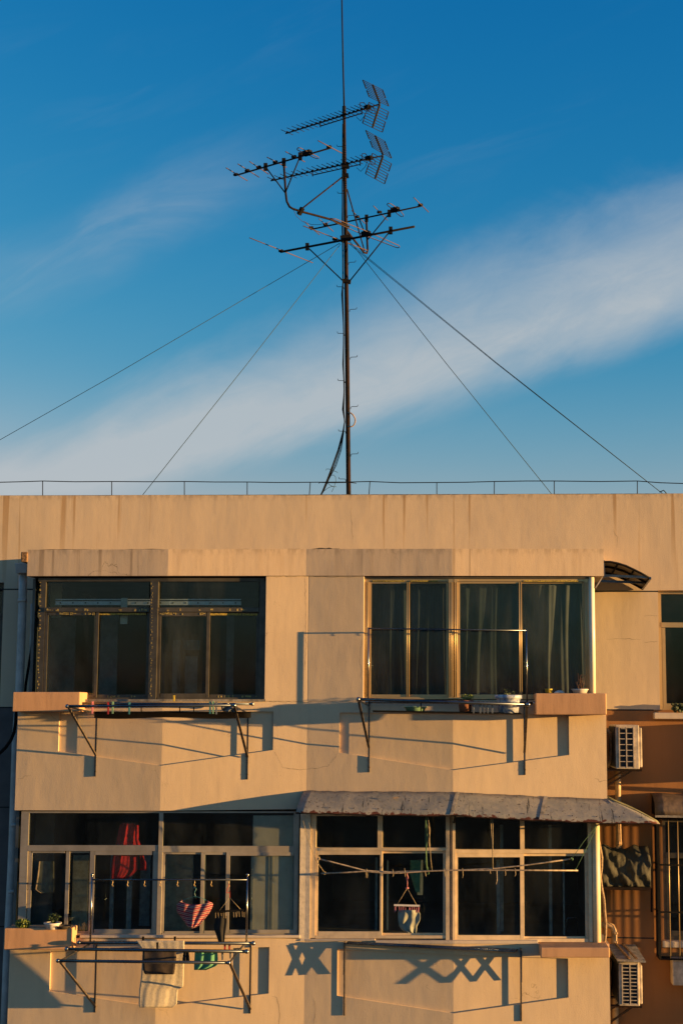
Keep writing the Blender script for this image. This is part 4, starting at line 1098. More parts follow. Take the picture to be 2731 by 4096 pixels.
# crumpled tarpaulin on a shelf
sh = thing('wall_shelf', P(2500, 3556, .85), 'rusty shelf on two legs carrying a crumpled tarpaulin', 'shelf')
a, b = P(2412, 3548, .62), P(2600, 3550, .62)
obj('shelf_board', MB().box(a.x, b.x, .60, .97, a.z - .03, a.z), M['rust'], sh)
obj('shelf_leg', MB().bar(P(2604, 3553, .9), P(2604, 3648, .9), .03, .02), M['rust'], sh)
obj('shelf_leg', MB().bar(P(2422, 3553, .9), P(2420, 3700, .9), .02, .012), M['black'], sh)
tb = []
z0 = a.z + .004
for j in range(15):
    v = j / 14; row = []
    for i in range(31):
        u_ = i / 30; X = a.x - .01 + (b.x - a.x + .02) * u_; hgt = .44 + .02 * math.sin(u_ * 9 + 1) + .012 * math.sin(u_ * 21)
        ang = v * math.pi * .62
        Yp = .68 + .010 * math.cos(u_ * 29 + v * 9) - .012 * math.sin(v * 14 + u_ * 11) + .012 * math.sin(u_ * 9 - v * 6) + .20 * v ** 3 - .06 * math.sin(math.pi * v); Zp = z0 + hgt * v
        row.append(V3((X + rnd(-.006, .006), Yp + rnd(-.014, .014), Zp + rnd(-.008, .008))))
    tb.append(row)
tag(obj('tarpaulin', MB().grid(tb), M['tarp'], solid=.006, sub=1), 'crumpled grey green tarpaulin on the rusty shelf under the awning', 'tarpaulin')

# steel window cage
cg = thing('window_cage', P(2640, 3840, .8), 'steel bar cage around the lower window at the right edge', 'window bars')
YC = .74
XC0, XC1 = P(2634, 3600, YC).x, P(3560, 3600, YC).x; zt_, zb_ = P(2640, 3274, YC).z, P(2640, 3836, YC).z; zm = [P(2640, y, YC).z for y in (3459, 3648)]
for X, Y, wd in ((XC0, YC, .026), (XC0, YW - .02, .024), (XC0, (YC + YW) / 2, .012), (XC1, YC, .026)): obj('corner_post', MB().bar((X, Y, zb_), (X, Y, zt_), wd, wd), M['iron'], cg)
for z in (zt_, zb_, *zm):
    obj('rail', MB().bar((XC0, YC - .001, z), (XC1, YC - .001, z), .018, .02), M['iron'], cg)
    obj('rail', MB().bar((XC0 - .001, YC, z), (XC0 - .001, YW, z), .016, .02), M['iron'], cg)
bar0 = None
for i in range(25):
    X = P(2675, 3560, YC).x + i * .1085
    if bar0 is None: bar0 = (obj('bar', MB().tube([(X, YC - .004, zb_), (X, YC - .004, zt_)], .0055, 10), M['gold'], cg), X)
    else: copy_part(bar0[0], cg, (X - bar0[1], 0, 0))
obj('floor_tray', MB().box(XC0, XC1, YC + .01, YW - .01, zb_ - .012, zb_ - .004), M['iron'], cg)
a, b = P(2687, 3845, .76), P(2687, 3942, .76)
bx = thing('white_box', P(2720, 3942, .7), 'weathered white painted box under the cage at the right edge', 'box')
obj('box_body', MB().box(a.x, a.x + .6, .76, .97, b.z, a.z), M['acw'], bx, bevel=.01); obj('box_lid', MB().box(a.x - .004, a.x + .61, .75, .975, a.z, a.z + .022), M['acw'], bx, bevel=.005)
mb = MB(); p = P(2706, 2846, .92)
for i in range(60): mb.ball(p + V3((rnd(-.06, .10), rnd(-.04, .04), rnd(0, .09))), rnd(.012, .024), n=6)
tag(obj('moss_cushion', mb, M['leafd']), 'dark mossy plant clump on the concrete sill at the right edge', 'plant')

# ------------------------------------------------------------------ drying racks
def cbar(par, name, p, q, r, m, caps=True, n=10):
    o = obj(name, MB().tube([p, q], r, n), m, par)
    if caps:
        for e in (p, q): obj('end_cap', MB().ball(e, r * 1.45, n=10), M['steel'], o)
    return o


def strap(par, x, y0, y1, name='wall_strap'):
    a, b = W(x, y0, -.008), W(x, y1, -.008); b.x = a.x = (a.x + b.x) / 2
    a.y = b.y = min(a.y, b.y)
    o = obj(name, MB().bar(a, b, .020, .014, side=(0, 1, 0)), M['steeldk'], par)
    obj('wall_bolt', MB().ball(b + V3((.004, -.002, .06)), .010, n=8), M['rust'], o)
    return a, b


G = 'clothes drying racks on the facade'
# upper left rack
r1 = thing('drying_rack', W(640, 3110), 'folding drying rack of two tubes below the dark bronze window', 'drying rack', G)
cbar(r1, 'rail', P(270, 2825, -.52), P(937, 2821, -.52), .0175, M['steeldk']); cbar(r1, 'rail', P(306, 2813, -.10), P(1009, 2816, -.10), .0155, M['steeldk'])
for x, y0, y1, fx, fy, wy in ((384, 2850, 3106, 275, 2829, 3020), (990, 2850, 3118, 938, 2826, 3028)):
    a, b = strap(r1, x, y0, y1); f = P(fx, fy, -.50); wpt = W(x, wy, -.02)
    obj('strut', MB().bar(f, wpt, .028, .012), M['strap'], r1); obj('arm', MB().bar(W(x, 2852, -.015), f + V3((0, 0, .004)), .012, .016), M['steeldk'], r1)
# net tray hanging between the arms
trow = []
for j in range(5):
    trow.append([P(378 + (1004 - 378) * i / 20, 2848 + 3 * math.sin(i * .5) + j * 6, -.46 + .05 * j) for i in range(21)])
obj('net_tray', MB().grid(trow), M['black'], r1, solid=.004)
obj('tray_edge', MB().bar(P(376, 2848, -.44), P(1004, 2850, -.44), .016, .012), M['black'], r1)
for x in (566, 720, 776): obj('hanger_rod', MB().tube([P(x, 2824, -.44), P(x, 2848, -.44)], .007, 6), M['iron'], r1)

# upper right rack
r2 = thing('drying_rack', W(1790, 3098), 'drying rack with a tall upright frame below the curtained window', 'drying rack', G)
cbar(r2, 'rail', P(1432, 2797, -.50), P(2110, 2818, -.50), .019, M['steeldk']); cbar(r2, 'rail', P(1466, 2808, -.07), P(2136, 2813, -.07), .0155, M['steeldk'])
for x, y0, y1, fx, fy, wy in ((1475, 2812, 3089, 1434, 2803, 2990), (2096, 2822, 3100, 2106, 2826, 3010)):
    a, b = strap(r2, x, y0, y1); f = P(fx, fy, -.48); wpt = W(x, wy, -.02)
    obj('strut', MB().bar(f, wpt, .028, .012), M['strap'], r2); obj('arm', MB().bar(W(x, 2824, -.015), f + V3((0, 0, .004)), .012, .016), M['steeldk'], r2)
fa, fb = P(1474, 2514, -.06), P(2104, 2522, -.06); ga, gb = P(1469, 2800, -.06), P(2100, 2812, -.06); ga.x, gb.x = fa.x, fb.x
obj('frame_post', MB().tube([fa + V3((0, 0, .012)), ga], .0092, 10), M['steel'], r2); obj('frame_post', MB().tube([fb + V3((0, 0, .012)), gb], .0092, 10), M['steel'], r2)
tbq = obj('top_bar', MB().tube([fa, fb], .0085, 10), M['steeldk'], r2)
for i in range(7):
    p = fa.lerp(fb, .18 + i * .115); obj('hook', MB().tube([p + V3((0, -.002, -.008)), p + V3((0, -.002, -.026)), p + V3((.008, -.002, -.034)), p + V3((.014, -.002, -.027))], .0022, 5), M['iron'], tbq)
ty = []
for j in range(5): ty.append([P(1490 + (2080 - 1490) * i / 16, 2842 + i * .6 + 1.5 * j, -.40 + .045 * j) for i in range(17)])
obj('tray', MB().grid(ty), M['black'], r2, solid=.006)
obj('tray_edge', MB().bar(P(1490, 2843, -.42), P(2085, 2855, -.42), .014, .010), M['black'], r2)
for x in (1683, 1880): obj('hanger_rod', MB().tube([P(x, 2810, -.42), P(x, 2846, -.42)], .007, 6), M['iron'], r2)

# lower left rack
r3 = thing('drying_rack', W(690, 4052), 'three rail drying rack hung with washing below the aluminium sliding window', 'drying rack', G)
YB, YMd, YF = -.20, -.44, -.78
cbar(r3, 'rail', P(317, 3771, YB), P(1013, 3773, YB), .019, M['steeldk']); cbar(r3, 'rail', P(268, 3796, YMd), P(987, 3806, YMd), .019, M['steeldk']); cbar(r3, 'rail', P(233, 3843, YF), P(915, 3851, YF), .017, M['steeldk'])
for x, y0, y1, m_, fx, fy, wy, mp in ((383, 3776, 4050, 0, 241, 3846, 4026, (290, 3798)), (1001, 3780, 4054, 1, 919, 3851, 4036, (975, 3806))):
    a, b = strap(r3, x, y0, y1); f = P(fx, fy, YF + .02)
    obj('strut', MB().bar(f, W(x, wy, -.02), .030, .014), M['strap'], r3); obj('arm', MB().bar(P(x - 25, 3778, YB + .04), f + V3((0, 0, .006)), .012, .018), M['steeldk'], r3)
fa, fb = P(369, 3519, YB), P(990, 3519, YB); ga, gb = P(362, 3772, YB), P(992, 3772, YB); ga.x, gb.x = fa.x, fb.x
for p, q in ((fa, ga), (fb, gb)):
    o = obj('frame_post', MB().tube([p + V3((0, 0, .05)), q], .0105, 10), M['steel'], r3); obj('end_cap', MB().ball(p + V3((0, 0, .055)), .019, n=10), M['steel'], o)
tbr = obj('top_bar', MB().tube([fa, fb], .010, 10), M['steeldk'], r3)
for x in (452, 512, 579, 642, 711, 779, 846, 916):
    p = P(x, 3522, YB); obj('hook', MB().tube([p, p + V3((.002, 0, -.025)), p + V3((-.006, 0, -.045)), p + V3((0, 0, -.066)), p + V3((.012, 0, -.06))], .004, 6), M['gold'], tbr)

# lower right rack, folded up against the wall
r4 = thing('drying_rack', W(1740, 4080), 'folded scissor arm drying rack under the cream window, its lattice shadow on the wall', 'drying rack', G)
for k, (dy_, dz, lx, rx) in enumerate(((-.235, .000, 1382, 2072), (-.195, .012, 1386, 2060), (-.15, .006, 1384, 2066), (-.11, .018, 1388, 2062), (-.07, .008, 1390, 2058))):
    a = P(lx, 3779, -.1); b = P(rx, 3806, -.1)
    obj('rail', MB().tube([V3((a.x, Yf(a.x) - .03 - .016 * k, a.z + dz)), V3((b.x, Yf(b.x) - .04 - .042 * k, b.z + dz))], .0105, 8), M['steeldk'], r4)
for x, yt, ym_, yb_ in ((1378, 3768, 3905, 4062), (2081, 3792, 3930, 4085)):
    a, b = W(x, yt, -.010), W(x, yb_, -.010); b.x = a.x; a.y = b.y = min(a.y, b.y)
    obj('wall_post', MB().bar(a, b, .018, .014, side=(0, 1, 0)), M['strap'], r4)
    zt2, zb2 = a.z - .01, W(x, ym_, 0).z; h = zt2 - zb2; yw = a.y
    nx, dyc = (2, .034) if x < 1500 else (3, .062)
    for c in range(nx):
        y0, y1 = yw - .02 - c * dyc, yw - .02 - (c + 1) * dyc
        off = .006
        za, zb2_ = zt2, zt2 - h * .92
        obj('scissor_link', MB().bar((a.x - off, y0, za), (a.x - off, y1, zb2_), .004, .019, side=(0, .3, 1)), M['steeldk'], r4)
        obj('scissor_link', MB().bar((a.x + off, y0, zb2_), (a.x + off, y1, za), .004, .019, side=(0, .3, 1)), M['steeldk'], r4)
    obj('arm', MB().bar((a.x, yw, zt2 + .01), (a.x, yw - .02 - nx * dyc, zt2 + .005), .012, .02), M['steeldk'], r4)


# ------------------------------------------------------------------ cloth
def cloth(rows, Y, wave=None, nx=16, sub=0, Yslope=0.0):
    out = []
    ys = [r[0] for r in rows]; N = max(8, int((ys[-1] - ys[0]) / 7))
    for j in range(N + 1):
        y = ys[0] + (ys[-1] - ys[0]) * j / N
        for (a, b) in zip(rows, rows[1:]):
            if a[0] <= y <= b[0] + 1e-6:
                f = (y - a[0]) / max(1e-6, b[0] - a[0]); xl = a[1] + (b[1] - a[1]) * f; xr = a[2] + (b[2] - a[2]) * f; break
        row = []
        for i in range(nx + 1):
            u_ = i / nx; v_ = j / N
            row.append(P(xl + (xr - xl) * u_, y, Y + Yslope * v_ + (wave(u_, v_) if wave else 0)))
        out.append(row)
    return MB().grid(out)


def pegm(x, y, Y, m, label, h=.062, group='clothes pegs'):
    p = P(x, y, Y); mb = MB()
    mb.bar(p + V3((-.006, -.004, h * .45)), p + V3((-.003, 0, -h * .55)), .008, .012); mb.bar(p + V3((.006, .004, h * .45)), p + V3((.003, 0, -h * .55)), .008, .012)
    mb.tube([p + V3((-.007, -.002, .0)), p + V3((.007, -.002, .0))], .0055, 6)
    tag(obj('clothes_peg', mb, m), label, 'clothes peg', group)


for x, y, c, lab in ((371, 2828, 'pinkp', 'pink clothes peg at the left end of the upper left rack'), (434, 2830, 'redp', 'dull red clothes peg between the pink and the green one, upper left rack'), (452, 2828, 'greenp', 'pale green clothes peg on the upper left rack near its left end'), (518, 2830, 'tealp', 'dark teal clothes peg standing alone, upper left rack'),
                     (841, 2828, 'tealp', 'dark teal clothes peg near the right end of the upper left rack'), (853, 2828, 'greenp', 'pale green clothes peg beside a teal one, right end of the upper left rack'), (866, 2830, 'clear', 'clear clothes peg right of the green one on the upper left rack'),
                     (697, 2792, 'yellow', 'yellow clothes peg tilted on the sill above the upper left rack')):
    pegm(x, y, -.525 if c != 'yellow' else -.10, M[c], lab, h=.14 if c != 'yellow' else .07)
for x, y, lab in ((573, 3762, 'dark clothes peg at the left of the towel on the lower left rack'), (630, 3786, 'dark clothes peg on the middle of the towel, lower left rack'), (700, 3762, 'dark clothes peg at the right of the towel on the lower left rack')):
    pegm(x, y, -.16 if y < 3770 else -.42, M['black'], lab, h=.10)
for x, y, c, lab in ((900, 3783, 'redp', 'red clothes peg, left of two at the right end of the lower left rack'), (918, 3780, 'redp', 'red clothes peg, right of two at the right end of the lower left rack'),
                     (890, 3822, 'clear', 'clear loop peg on the middle rail near the right end, lower left rack'), (922, 3816, 'clear', 'grey clip peg next to the right rail end, lower left rack'), (377, 3776, 'clear', 'pale peg wound round the left post of the lower left rack')):
    pegm(x, y, -.15 if y < 3790 else -.42, M[c], lab, h=.09)
for x, lab in ((1893, 'leftmost of the glassy clips hanging from the right rack'), (1900 + 68, 'single glassy clip at the right of the glassy group'), (1920, 'second glassy clip from the left on the right rack'), (1935, 'middle glassy clip on the upper right rack'), (1950, 'fourth glassy clip from the left on the right rack')):
    pegm(x, 2834, -.44, M['clear'], lab, h=.10)

# towel over the back and middle rails
tw = cloth([(3763, 545, 738), (3800, 572, 738), (3900, 566, 736), (3946, 560, 734), (3958, 558, 712), (4018, 556, 708), (4030, 560, 690)], -.30, lambda u, v: .0022 * math.sin(u * 15 + 2 * v) * (0.4 + v) + .010 * math.sin(u * 5.5 + 1.5 * v + 1) * v + .0012 * math.sin(u * 37 + v * 5) + .05 * u * v, nx=30, Yslope=.06)
fr = MB()
tag(obj('towel', tw, M['towel'], solid=.006), 'cream fringed towel hanging over the lower left rack', 'towel', 'washing on the lower left rack')
tag(obj('dark_mat', cloth([(3800, 572, 704), (3835, 571, 706), (3860, 572, 702), (3888, 575, 699), (3897, 582, 695)], -.435, lambda u, v: -.02 * math.sin(v * 3) + .006 * math.sin(u * 9), nx=14), M['browncl'], solid=.010), 'dark brown folded cloth hanging in front of the cream towel', 'cloth', 'washing on the lower left rack')
tag(obj('green_cloth', cloth([(3808, 780, 870), (3840, 778, 872), (3862, 777, 870), (3880, 777, 824)], -.42, lambda u, v: .02 * math.sin(u * 15 + v), nx=22), M['greencl'], solid=.004), 'short green cloth pegged on the middle rail of the lower left rack', 'cloth', 'washing on the lower left rack')
tag(obj('lace_cloth', cloth([(3808, 735, 756), (3840, 730, 760), (3855, 738, 758)], -.43, lambda u, v: .015 * math.sin(u * 12), nx=8), M['blackcl'], solid=.004), 'small black garment between the towel and the green cloth', 'cloth', 'washing on the lower left rack')
# striped briefs on a thin blue hanger
hg = thing('clothes_hanger', P(780, 3600, YB), 'thin blue clothes hanger on the frame bar, carrying striped briefs', 'clothes hanger')
obj('hook', MB().tube([P(x, y, YB) for x, y in ((772, 3556, ), (779, 3548), (786, 3556), (780, 3566), (778, 3574), (782, 3582), (781, 3590))], .004, 6), M['tealp'], hg)
obj('hanger_bow', MB().tube([P(x, y, YB) for x, y in ((730, 3602), (755, 3592), (781, 3586), (808, 3592), (832, 3606))], .0035, 6), M['tealp'], hg)
bri = cloth([(3600, 728, 734), (3605, 722, 741), (3612, 712, 748)], YB - .01)
def brief_rows():
    out = []
    lft = [(3600, 730), (3616, 707), (3648, 709), (3668, 725), (3690, 742), (3706, 751), (3712, 762)]
    rgt = [(3604, 833), (3614, 854), (3632, 848), (3655, 836), (3680, 815), (3700, 798), (3712, 780)]
    top = lambda u: 3600 + 18 * math.sin(math.pi * u) ** .7
    f = lambda q, y: next((a[1] + (b[1] - a[1]) * (y - a[0]) / (b[0] - a[0]) for a, b in zip(q, q[1:]) if y <= b[0] + 1e-6), q[-1][1])
    N = 18
    for j in range(N + 1):
        v = j / N; row = []
        for i in range(23):
            u = i / 22; yy = top(u) * (1 - v) + (3713 - 6 * abs(u - .5)) * v; xx = f(lft, min(3712, yy)) * (1 - u) + f(rgt, min(3712, yy)) * u
            row.append(P(xx, yy, YB - .012 - .035 * math.sin(math.pi * u) + .010 * math.sin(u * 20 + v * 3) - .01 * math.sin(v * 8)))
        out.append(row)
    return out
tag(obj('striped_briefs', MB().grid(brief_rows()), M['stripe'], solid=.004), 'red white and dark striped briefs hanging in front of the sliding window', 'briefs', 'washing on the lower left rack')


def cliphanger(par, hook, bar0, bar1, apex, Y, barm, clips, clipm, hookm):
    obj('hook', MB().tube([P(*p, Y) for p in hook], .0045, 6), hookm, par)
    for e in (bar0, bar1):
        obj('string', MB().tube([P(*apex, Y), P(e[0] + (apex[0] - e[0]) * .22, e[1], Y)], .0028, 5), M['rope'], par)
    obj('clip_bar', MB().bar(P(*bar0, Y), P(*bar1, Y), .020, .020), barm, par)
    for x, y in clips: obj('clip', MB().bar(P(x, y - 4, Y - .004), P(x + rnd(-4, 4), y + 17, Y - .004), .010, .007), clipm, par)


ch = thing('clip_hanger', P(916, 3650, YB), 'dark clip hanger with brassy clips holding a black garment', 'clip hanger')
cliphanger(ch, [(912, 3532), (917, 3540), (908, 3560), (905, 3572), (917, 3570), (920, 3556), (919, 3590)], (862, 3647), (977, 3640), (919, 3590), YB, M['iron'],
           [(863, 3655), (873, 3655), (885, 3656), (894, 3655), (901, 3656), (935, 3652), (943, 3652), (950, 3650), (957, 3650), (969, 3650), (977, 3652)], M['gold'], M['redp'])
tag(obj('black_garment', cloth([(3664, 864, 907), (3690, 859, 908), (3712, 855, 905), (3740, 866, 900), (3766, 874, 898)], YB, lambda u, v: .012 * math.sin(u * 9), nx=10), M['blackcl'], solid=.005), 'black garment clipped below the dark clip hanger at lower left', 'garment', 'washing on the lower left rack')

# ------------------------------------------------------------------ bamboo poles with ropes in front of the cream window
YP = -.22
p1 = [P(x, y, YP - .02) for x, y in ((1270, 3434), (1330, 3449), (1400, 3467), (1462, 3483), (1560, 3488), (1700, 3484), (1850, 3480), (1975, 3474), (2080, 3463), (2180, 3450), (2279, 3436))]
p2 = [P(x, y, YP - .05) for x, y in ((1284, 3494), (1380, 3490), (1460, 3485), (1530, 3492), (1600, 3492), (1700, 3485), (1800, 3481), (1973, 3481), (2100, 3481), (2310, 3482))]
tag(obj('bamboo_pole', MB().tube(p1, .0085, 8), M['bamboo']), 'upper bamboo pole whose both ends rise, slung before the cream window', 'pole', 'bamboo poles slung on ropes')
tag(obj('bamboo_pole', MB().tube(p2, .0085, 8), M['bamboo']), 'lower nearly level bamboo pole slung before the cream window', 'pole', 'bamboo poles slung on ropes')
for pts, m_, lab in ((((1213, 3282), (1232, 3360), (1262, 3440), (1299, 3492)), 'rope', 'thin rope from the awning to the left end of the lower pole'),
                     (((1236, 3290), (1258, 3370), (1275, 3434)), 'rope', 'thin rope from the awning to the left end of the upper pole'),
                     (((2389, 3296), (2330, 3370), (2286, 3434)), 'ropeg', 'green twine from the awning to the right end of the upper pole'),
                     (((2389, 3296), (2340, 3400), (2300, 3480)), 'ropeg', 'green twine from the awning to the right end of the lower pole')):
    q = [P(x, y, YP - .03) for x, y in pts]; q[0].y = -.28
    mb = MB().tube(q, .0034, 5); k = q[-1]
    for s in range(3): mb.ball(k + V3((rnd(-.008, .008), -.008, rnd(-.012, .012))), .011, n=6)
    tag(obj('rope', mb, M[m_]), lab, 'rope', 'ropes holding the bamboo poles')
mrope = thing('rope_bundle', P(1712, 3480, YP), 'tangle of green and tan ropes holding the middle of the poles', 'rope')
for q, m_ in ((((1702, 3268), (1701, 3340), (1703, 3420), (1706, 3480)), 'ropeg'), (((1705, 3268), (1708, 3350), (1704, 3400), (1706, 3440), (1708, 3478)), 'ropeg'), (((1710, 3270), (1716, 3330), (1714, 3370), (1720, 3420), (1725, 3478)), 'rope'), (((1711, 3272), (1719, 3320), (1717, 3350), (1722, 3440), (1727, 3480)), 'rope'), (((1704, 3420), (1698, 3450), (1710, 3470), (1715, 3495), (1704, 3498)), 'ropeg')):
    obj('strand', MB().tube([P(x, y, YP - .03 + rnd(-.01, .01)) for x, y in q], .004, 5), M[m_], mrope)
mrope = thing('rope_bundle', P(1970, 3480, YP), 'pair of pale ropes holding the poles before the right half of the window', 'rope')
for q in (((1961, 3272), (1964, 3330), (1970, 3400), (1969, 3474)), ((1969, 3272), (1970, 3340), (1969, 3400), (1970, 3476))):
    obj('strand', MB().tube([P(x, y, YP - .03) for x, y in q], .0052, 6), M['rope'], mrope)
lo = []
for x, y, dl in ((1461, 3485, 24), (1466, 3482, 28), (1570, 3484, 22), (1617, 3480, 26), (1699, 3490, 14), (1775, 3480, 24), (1788, 3482, 22), (1848, 3480, 30), (1957, 3482, 12), (1984, 3482, 52), (2018, 3482, 20), (2058, 3480, 24)):
    p = P(x, y, YP - .04)
    mb = MB().tube([p + V3((0, -.008, .02)), p + V3((.004, -.012, -.004)), p + V3((.008, -.004, -dl / 341 * .7)), p + V3((rnd(-.006, .012), 0, -dl / 341))], .0042, 5)
    o = obj('loop_tie', mb, M['rope'] if x not in (1984,) else M['bamboo']); tag(o, 'long pale tie with a fat end hanging from the poles' if x == 1984 else 'short rag tie knotted on the bamboo poles', 'tie', 'rag ties on the bamboo poles')
ch = thing('clip_hanger', P(1628, 3600, YP), 'pink clip hanger on the bamboo poles holding grey briefs', 'clip hanger')
cliphanger(ch, [(1627, 3486), (1628, 3500), (1632, 3512), (1627, 3520), (1625, 3510), (1629, 3530), (1628, 3552)], (1575, 3620), (1678, 3623), (1628, 3553), YP - .02, M['white'],
           [(1579, 3632), (1582, 3628), (1596, 3630), (1605, 3632), (1613, 3630), (1622, 3634), (1637, 3633), (1640, 3634), (1648, 3632), (1655, 3632), (1664, 3634), (1672, 3632), (1676, 3633)], M['pinkp'], M['pinkp'])
obj('hook_disc', MB().ball(P(1628, 3552, YP - .02), .020, sq=(1, 1, .55)), M['pinkp'], ch)
gb_ = cloth([(3640, 1592, 1672), (3655, 1591, 1680), (3680, 1592, 1680), (3705, 1596, 1667), (3722, 1608, 1666), (3732, 1628, 1664)], YP - .02, lambda u, v: -.03 * math.sin(math.pi * u) * (1 - .4 * v) + .010 * math.sin(u * 16 + v * 2) + .010 * math.sin(v * 9 + u * 7), nx=24)
tag(obj('grey_briefs', gb_, M['greycl'], solid=.004), 'grey green briefs hanging from the pink clip hanger before the black pane', 'briefs')

# ------------------------------------------------------------------ behind the glass: curtains and clothes
def curtain(x0, x1, y0, y1, dd, lab, ph, amp=.035, fr=9):
    rows = []
    for j in range(13):
        v = j / 12; row = []
        for i in range(61):
            u_ = i / 60; x = x0 + (x1 - x0) * u_ + 5 * math.sin(v * 3 + u_ * 5)
            p = W(x, y0 + (y1 - y0) * v, dd)
            p.y += amp * (math.sin(u_ * fr * 2 * math.pi / 3 + ph + .8 * math.sin(v * 2)) + .4 * math.sin(u_ * fr * 5 + ph * 2)) * (.35 + .65 * v); row.append(p)
        rows.append(row)
    tag(obj('curtain', MB().grid(rows), M['curt']), lab, 'curtain', 'curtains behind the upper right window')


curtain(1480, 1628, 2340, 2790, .26, 'sheer grey curtain behind the leftmost pane of the curtained window', 0)
curtain(1640, 1792, 2345, 2790, .28, 'sheer grey curtain behind the second pane of the curtained window', 1.3)
curtain(1832, 2076, 2340, 2790, .27, 'sheer grey curtain behind the wide third pane of the curtained window', 2.2, fr=12)
curtain(2090, 2330, 2340, 2790, .26, 'sheer grey curtain behind the rightmost pane of the curtained window', .7, fr=11)
shirt = cloth([(3292, 492, 536), (3298, 484, 548), (3312, 478, 552), (3350, 470, 551), (3385, 462, 549), (3440, 449, 552), (3480, 446, 550), (3515, 446, 512)], .11, lambda u, v: .16 * u + .010 * math.sin(u * 14 + v * 3) + .006 * math.sin(u * 31 + v * 4), nx=24)
for rr_ in (): pass
sh_ = thing('red_shirt', P(510, 3515, .26), 'bright red shirt hanging behind the aluminium sliding window', 'shirt')
obj('shirt_body', shirt, M['redcl'], sh_, solid=.006)
obj('sleeve', cloth([(3300, 540, 552), (3360, 545, 553), (3420, 560, 572), (3450, 566, 584), (3482, 562, 586)], .20, lambda u, v: .02 * math.sin(u * 6 + v * 7), nx=8), M['redcl'], sh_, solid=.02)
tag(obj('hanging_cloth', cloth([(3445, 158, 218), (3500, 152, 218), (3560, 142, 218), (3572, 165, 216)], .12, lambda u, v: .10 * u + .015 * math.sin(u * 7), nx=10), mat('tan_cloth', (.20, .16, .11), .9), solid=.005), 'tan cloth hanging behind the leftmost sliding pane', 'cloth')
tag(obj('hanging_cloth', cloth([(3440, 1640, 1684), (3500, 1640, 1680), (3570, 1662, 1678)], .55, None, nx=8), M['greencl'], solid=.005), 'dim green cloth hanging inside behind the grey briefs', 'cloth')

# ------------------------------------------------------------------ pots and plants on the ledges
def pot(name, x, ytop, ybot, w, m, label, Y=-.12, sq=1.0, rimk=1.08, cat='flower pot'):
    c = P(x, ybot, Y); h = (P(x, ytop, Y).z - c.z); r = w / 2 / 341 * (Y + D) / D
    mb = MB().lathe((c.x, c.y, c.z), [(0, 0), (r * .78, 0), (r * .92, h * .7), (r, h * .8), (r * rimk, h * .82), (r * rimk, h), (r * .92, h), (r * .9, h * .85), (0, h * .85)], 18, sq=sq)
    return tag(obj(name, mb, m), label, cat)


def leafy(name, c, R_, n, m, label, flat=1.0, s=.02, cat='plant', up_=0.0):
    mb = MB()
    for _ in range(n):
        d = V3((rnd(-1, 1), rnd(-1, 1), rnd(-.6, 1)))
        if d.length > 1: d.normalize()
        p = c + V3((d.x * R_, d.y * R_ * .8, d.z * R_ * flat + R_ * flat)); a = V3((rnd(-1, 1), rnd(-1, 1), rnd(-.3, 1))).normalized(); b = a.cross(V3((rnd(-1, 1), rnd(-1, 1), rnd(-1, 1)))).normalized()
        l = s * rnd(.6, 1.4); mb.add([p - a * l, p + b * l * .4, p + a * l, p - b * l * .4], [[0, 1, 2, 3]])
        if rnd(0, 1) < .25: mb.tube([c + V3((d.x * R_ * .2, d.y * R_ * .2, 0)), p], .0015, 4)
    return tag(obj(name, mb, m), label, cat)


leafy('flowering_plant', P(92, 3714, -.12), .085, 420, M['leaf'], 'bushy yellow green plant at the left end of the lower left ledge', .62, .017)
pot('flower_pot', 211, 3690, 3716, 66, M['white'], 'white bowl shaped pot on the lower left ledge')
leafy('potted_plant', P(216, 3694, -.12), .075, 240, M['leafd'], 'dark thin leaved plant growing in the white pot', .75, .016)
pot('dish', 256, 3702, 3715, 62, M['leather'], 'dark shallow dish right of the white pot on the ledge', cat='dish')
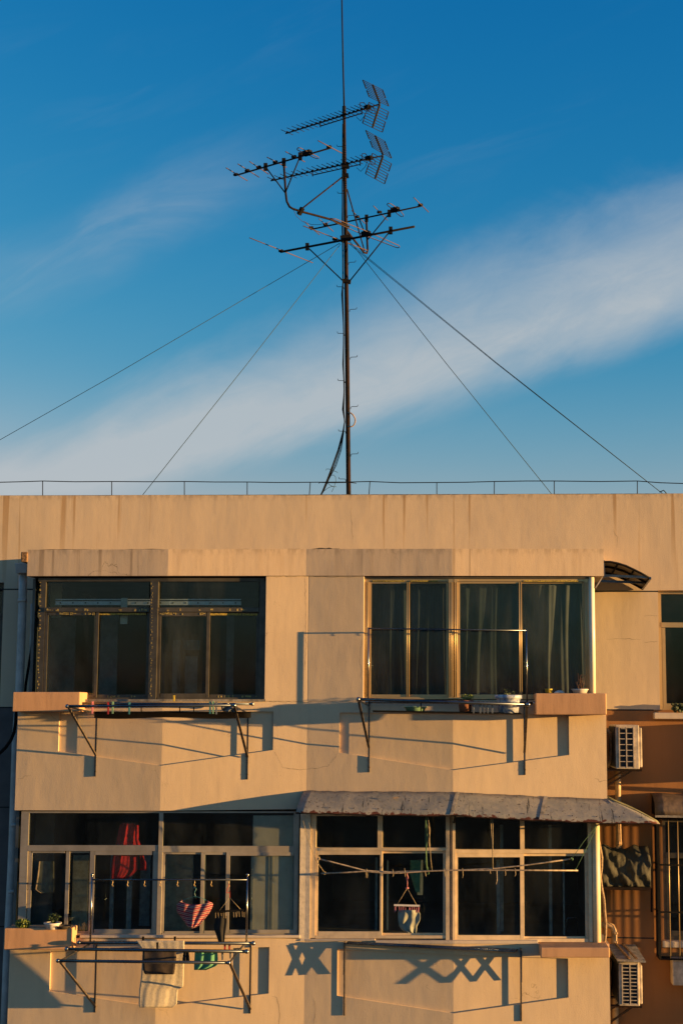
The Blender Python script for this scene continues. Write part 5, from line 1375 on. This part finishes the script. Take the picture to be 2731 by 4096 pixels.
# upper right ledge
pot('bowl_planter', 2318, 2756, 2773, 66, M['white'], 'pale low bowl with dry twigs on the upper right ledge', Y=-.08, rimk=1.02)
mb = MB(); c = P(2318, 2760, -.08)
for _ in range(9):
    a = c + V3((rnd(-.02, .02), 0, 0)); b = a + V3((rnd(-.05, .05), rnd(-.02, .02), rnd(.07, .19))); mb.tube([a, a.lerp(b, .5) + V3((rnd(-.015, .015), 0, 0)), b], [.004, .0032, .002], 5)
    for _ in range(3): q = a.lerp(b, rnd(.4, .9)); mb.tube([q, q + V3((rnd(-.03, .03), 0, rnd(.005, .035)))], .0018, 4)
tag(obj('dry_plant', mb, M['twig']), 'leafless dry twigs standing in the pale bowl', 'plant')
tag(obj('yellow_tin', MB().lathe(tuple(P(2193, 2771, -.08)), [(0, 0), (.040, 0), (.042, .040), (.045, .045), (.043, .046), (0, .04)], 14), M['yellow']), 'small yellow tin on the upper right ledge', 'tin')
cr_ = MB().grid([[P(2214 + 42 * i / 8, 2771 - (9 * math.sin(math.pi * i / 8) + rnd(0, 2)) * math.sin(math.pi * j / 4), -.12 + .02 * j) for i in range(9)] for j in range(5)])
tag(obj('white_rag', cr_, M['white'], solid=.003), 'crumpled white rag between the yellow tin and the pale bowl', 'rag')
# on the tray of the upper right rack
pot('flower_pot', 2032, 2780, 2856, 98, M['whiteb'], 'large white and blue pot standing on the upper right rack', Y=-.30, rimk=1.1)
leafy('grass_tuft', P(2036, 2784, -.30), .07, 50, M['leafd'], 'sparse grass growing in the white and blue pot', .6, .014)
pot('flower_pot', 1860, 2800, 2850, 60, M['clay'], 'brown clay pot on the tray of the upper right rack', Y=-.28)
leafy('potted_plant', P(1868, 2800, -.28), .075, 130, M['leaf'], 'small yellow leaved plant in the brown clay pot', .45, .014)
pot('basin', 1660, 2826, 2846, 90, M['greenp'], 'pale green basin on the tray of the upper right rack', Y=-.28, cat='basin')
tag(obj('clear_bag', cloth([(2812, 892, 940), (2825, 884, 950), (2842, 888, 955), (2848, 900, 945)], -.30, lambda u, v: .03 * math.sin(u * 11 + v * 8), nx=12), M['clear'], solid=.003), 'crumpled clear plastic bag at the right end of the upper left rack', 'bag')
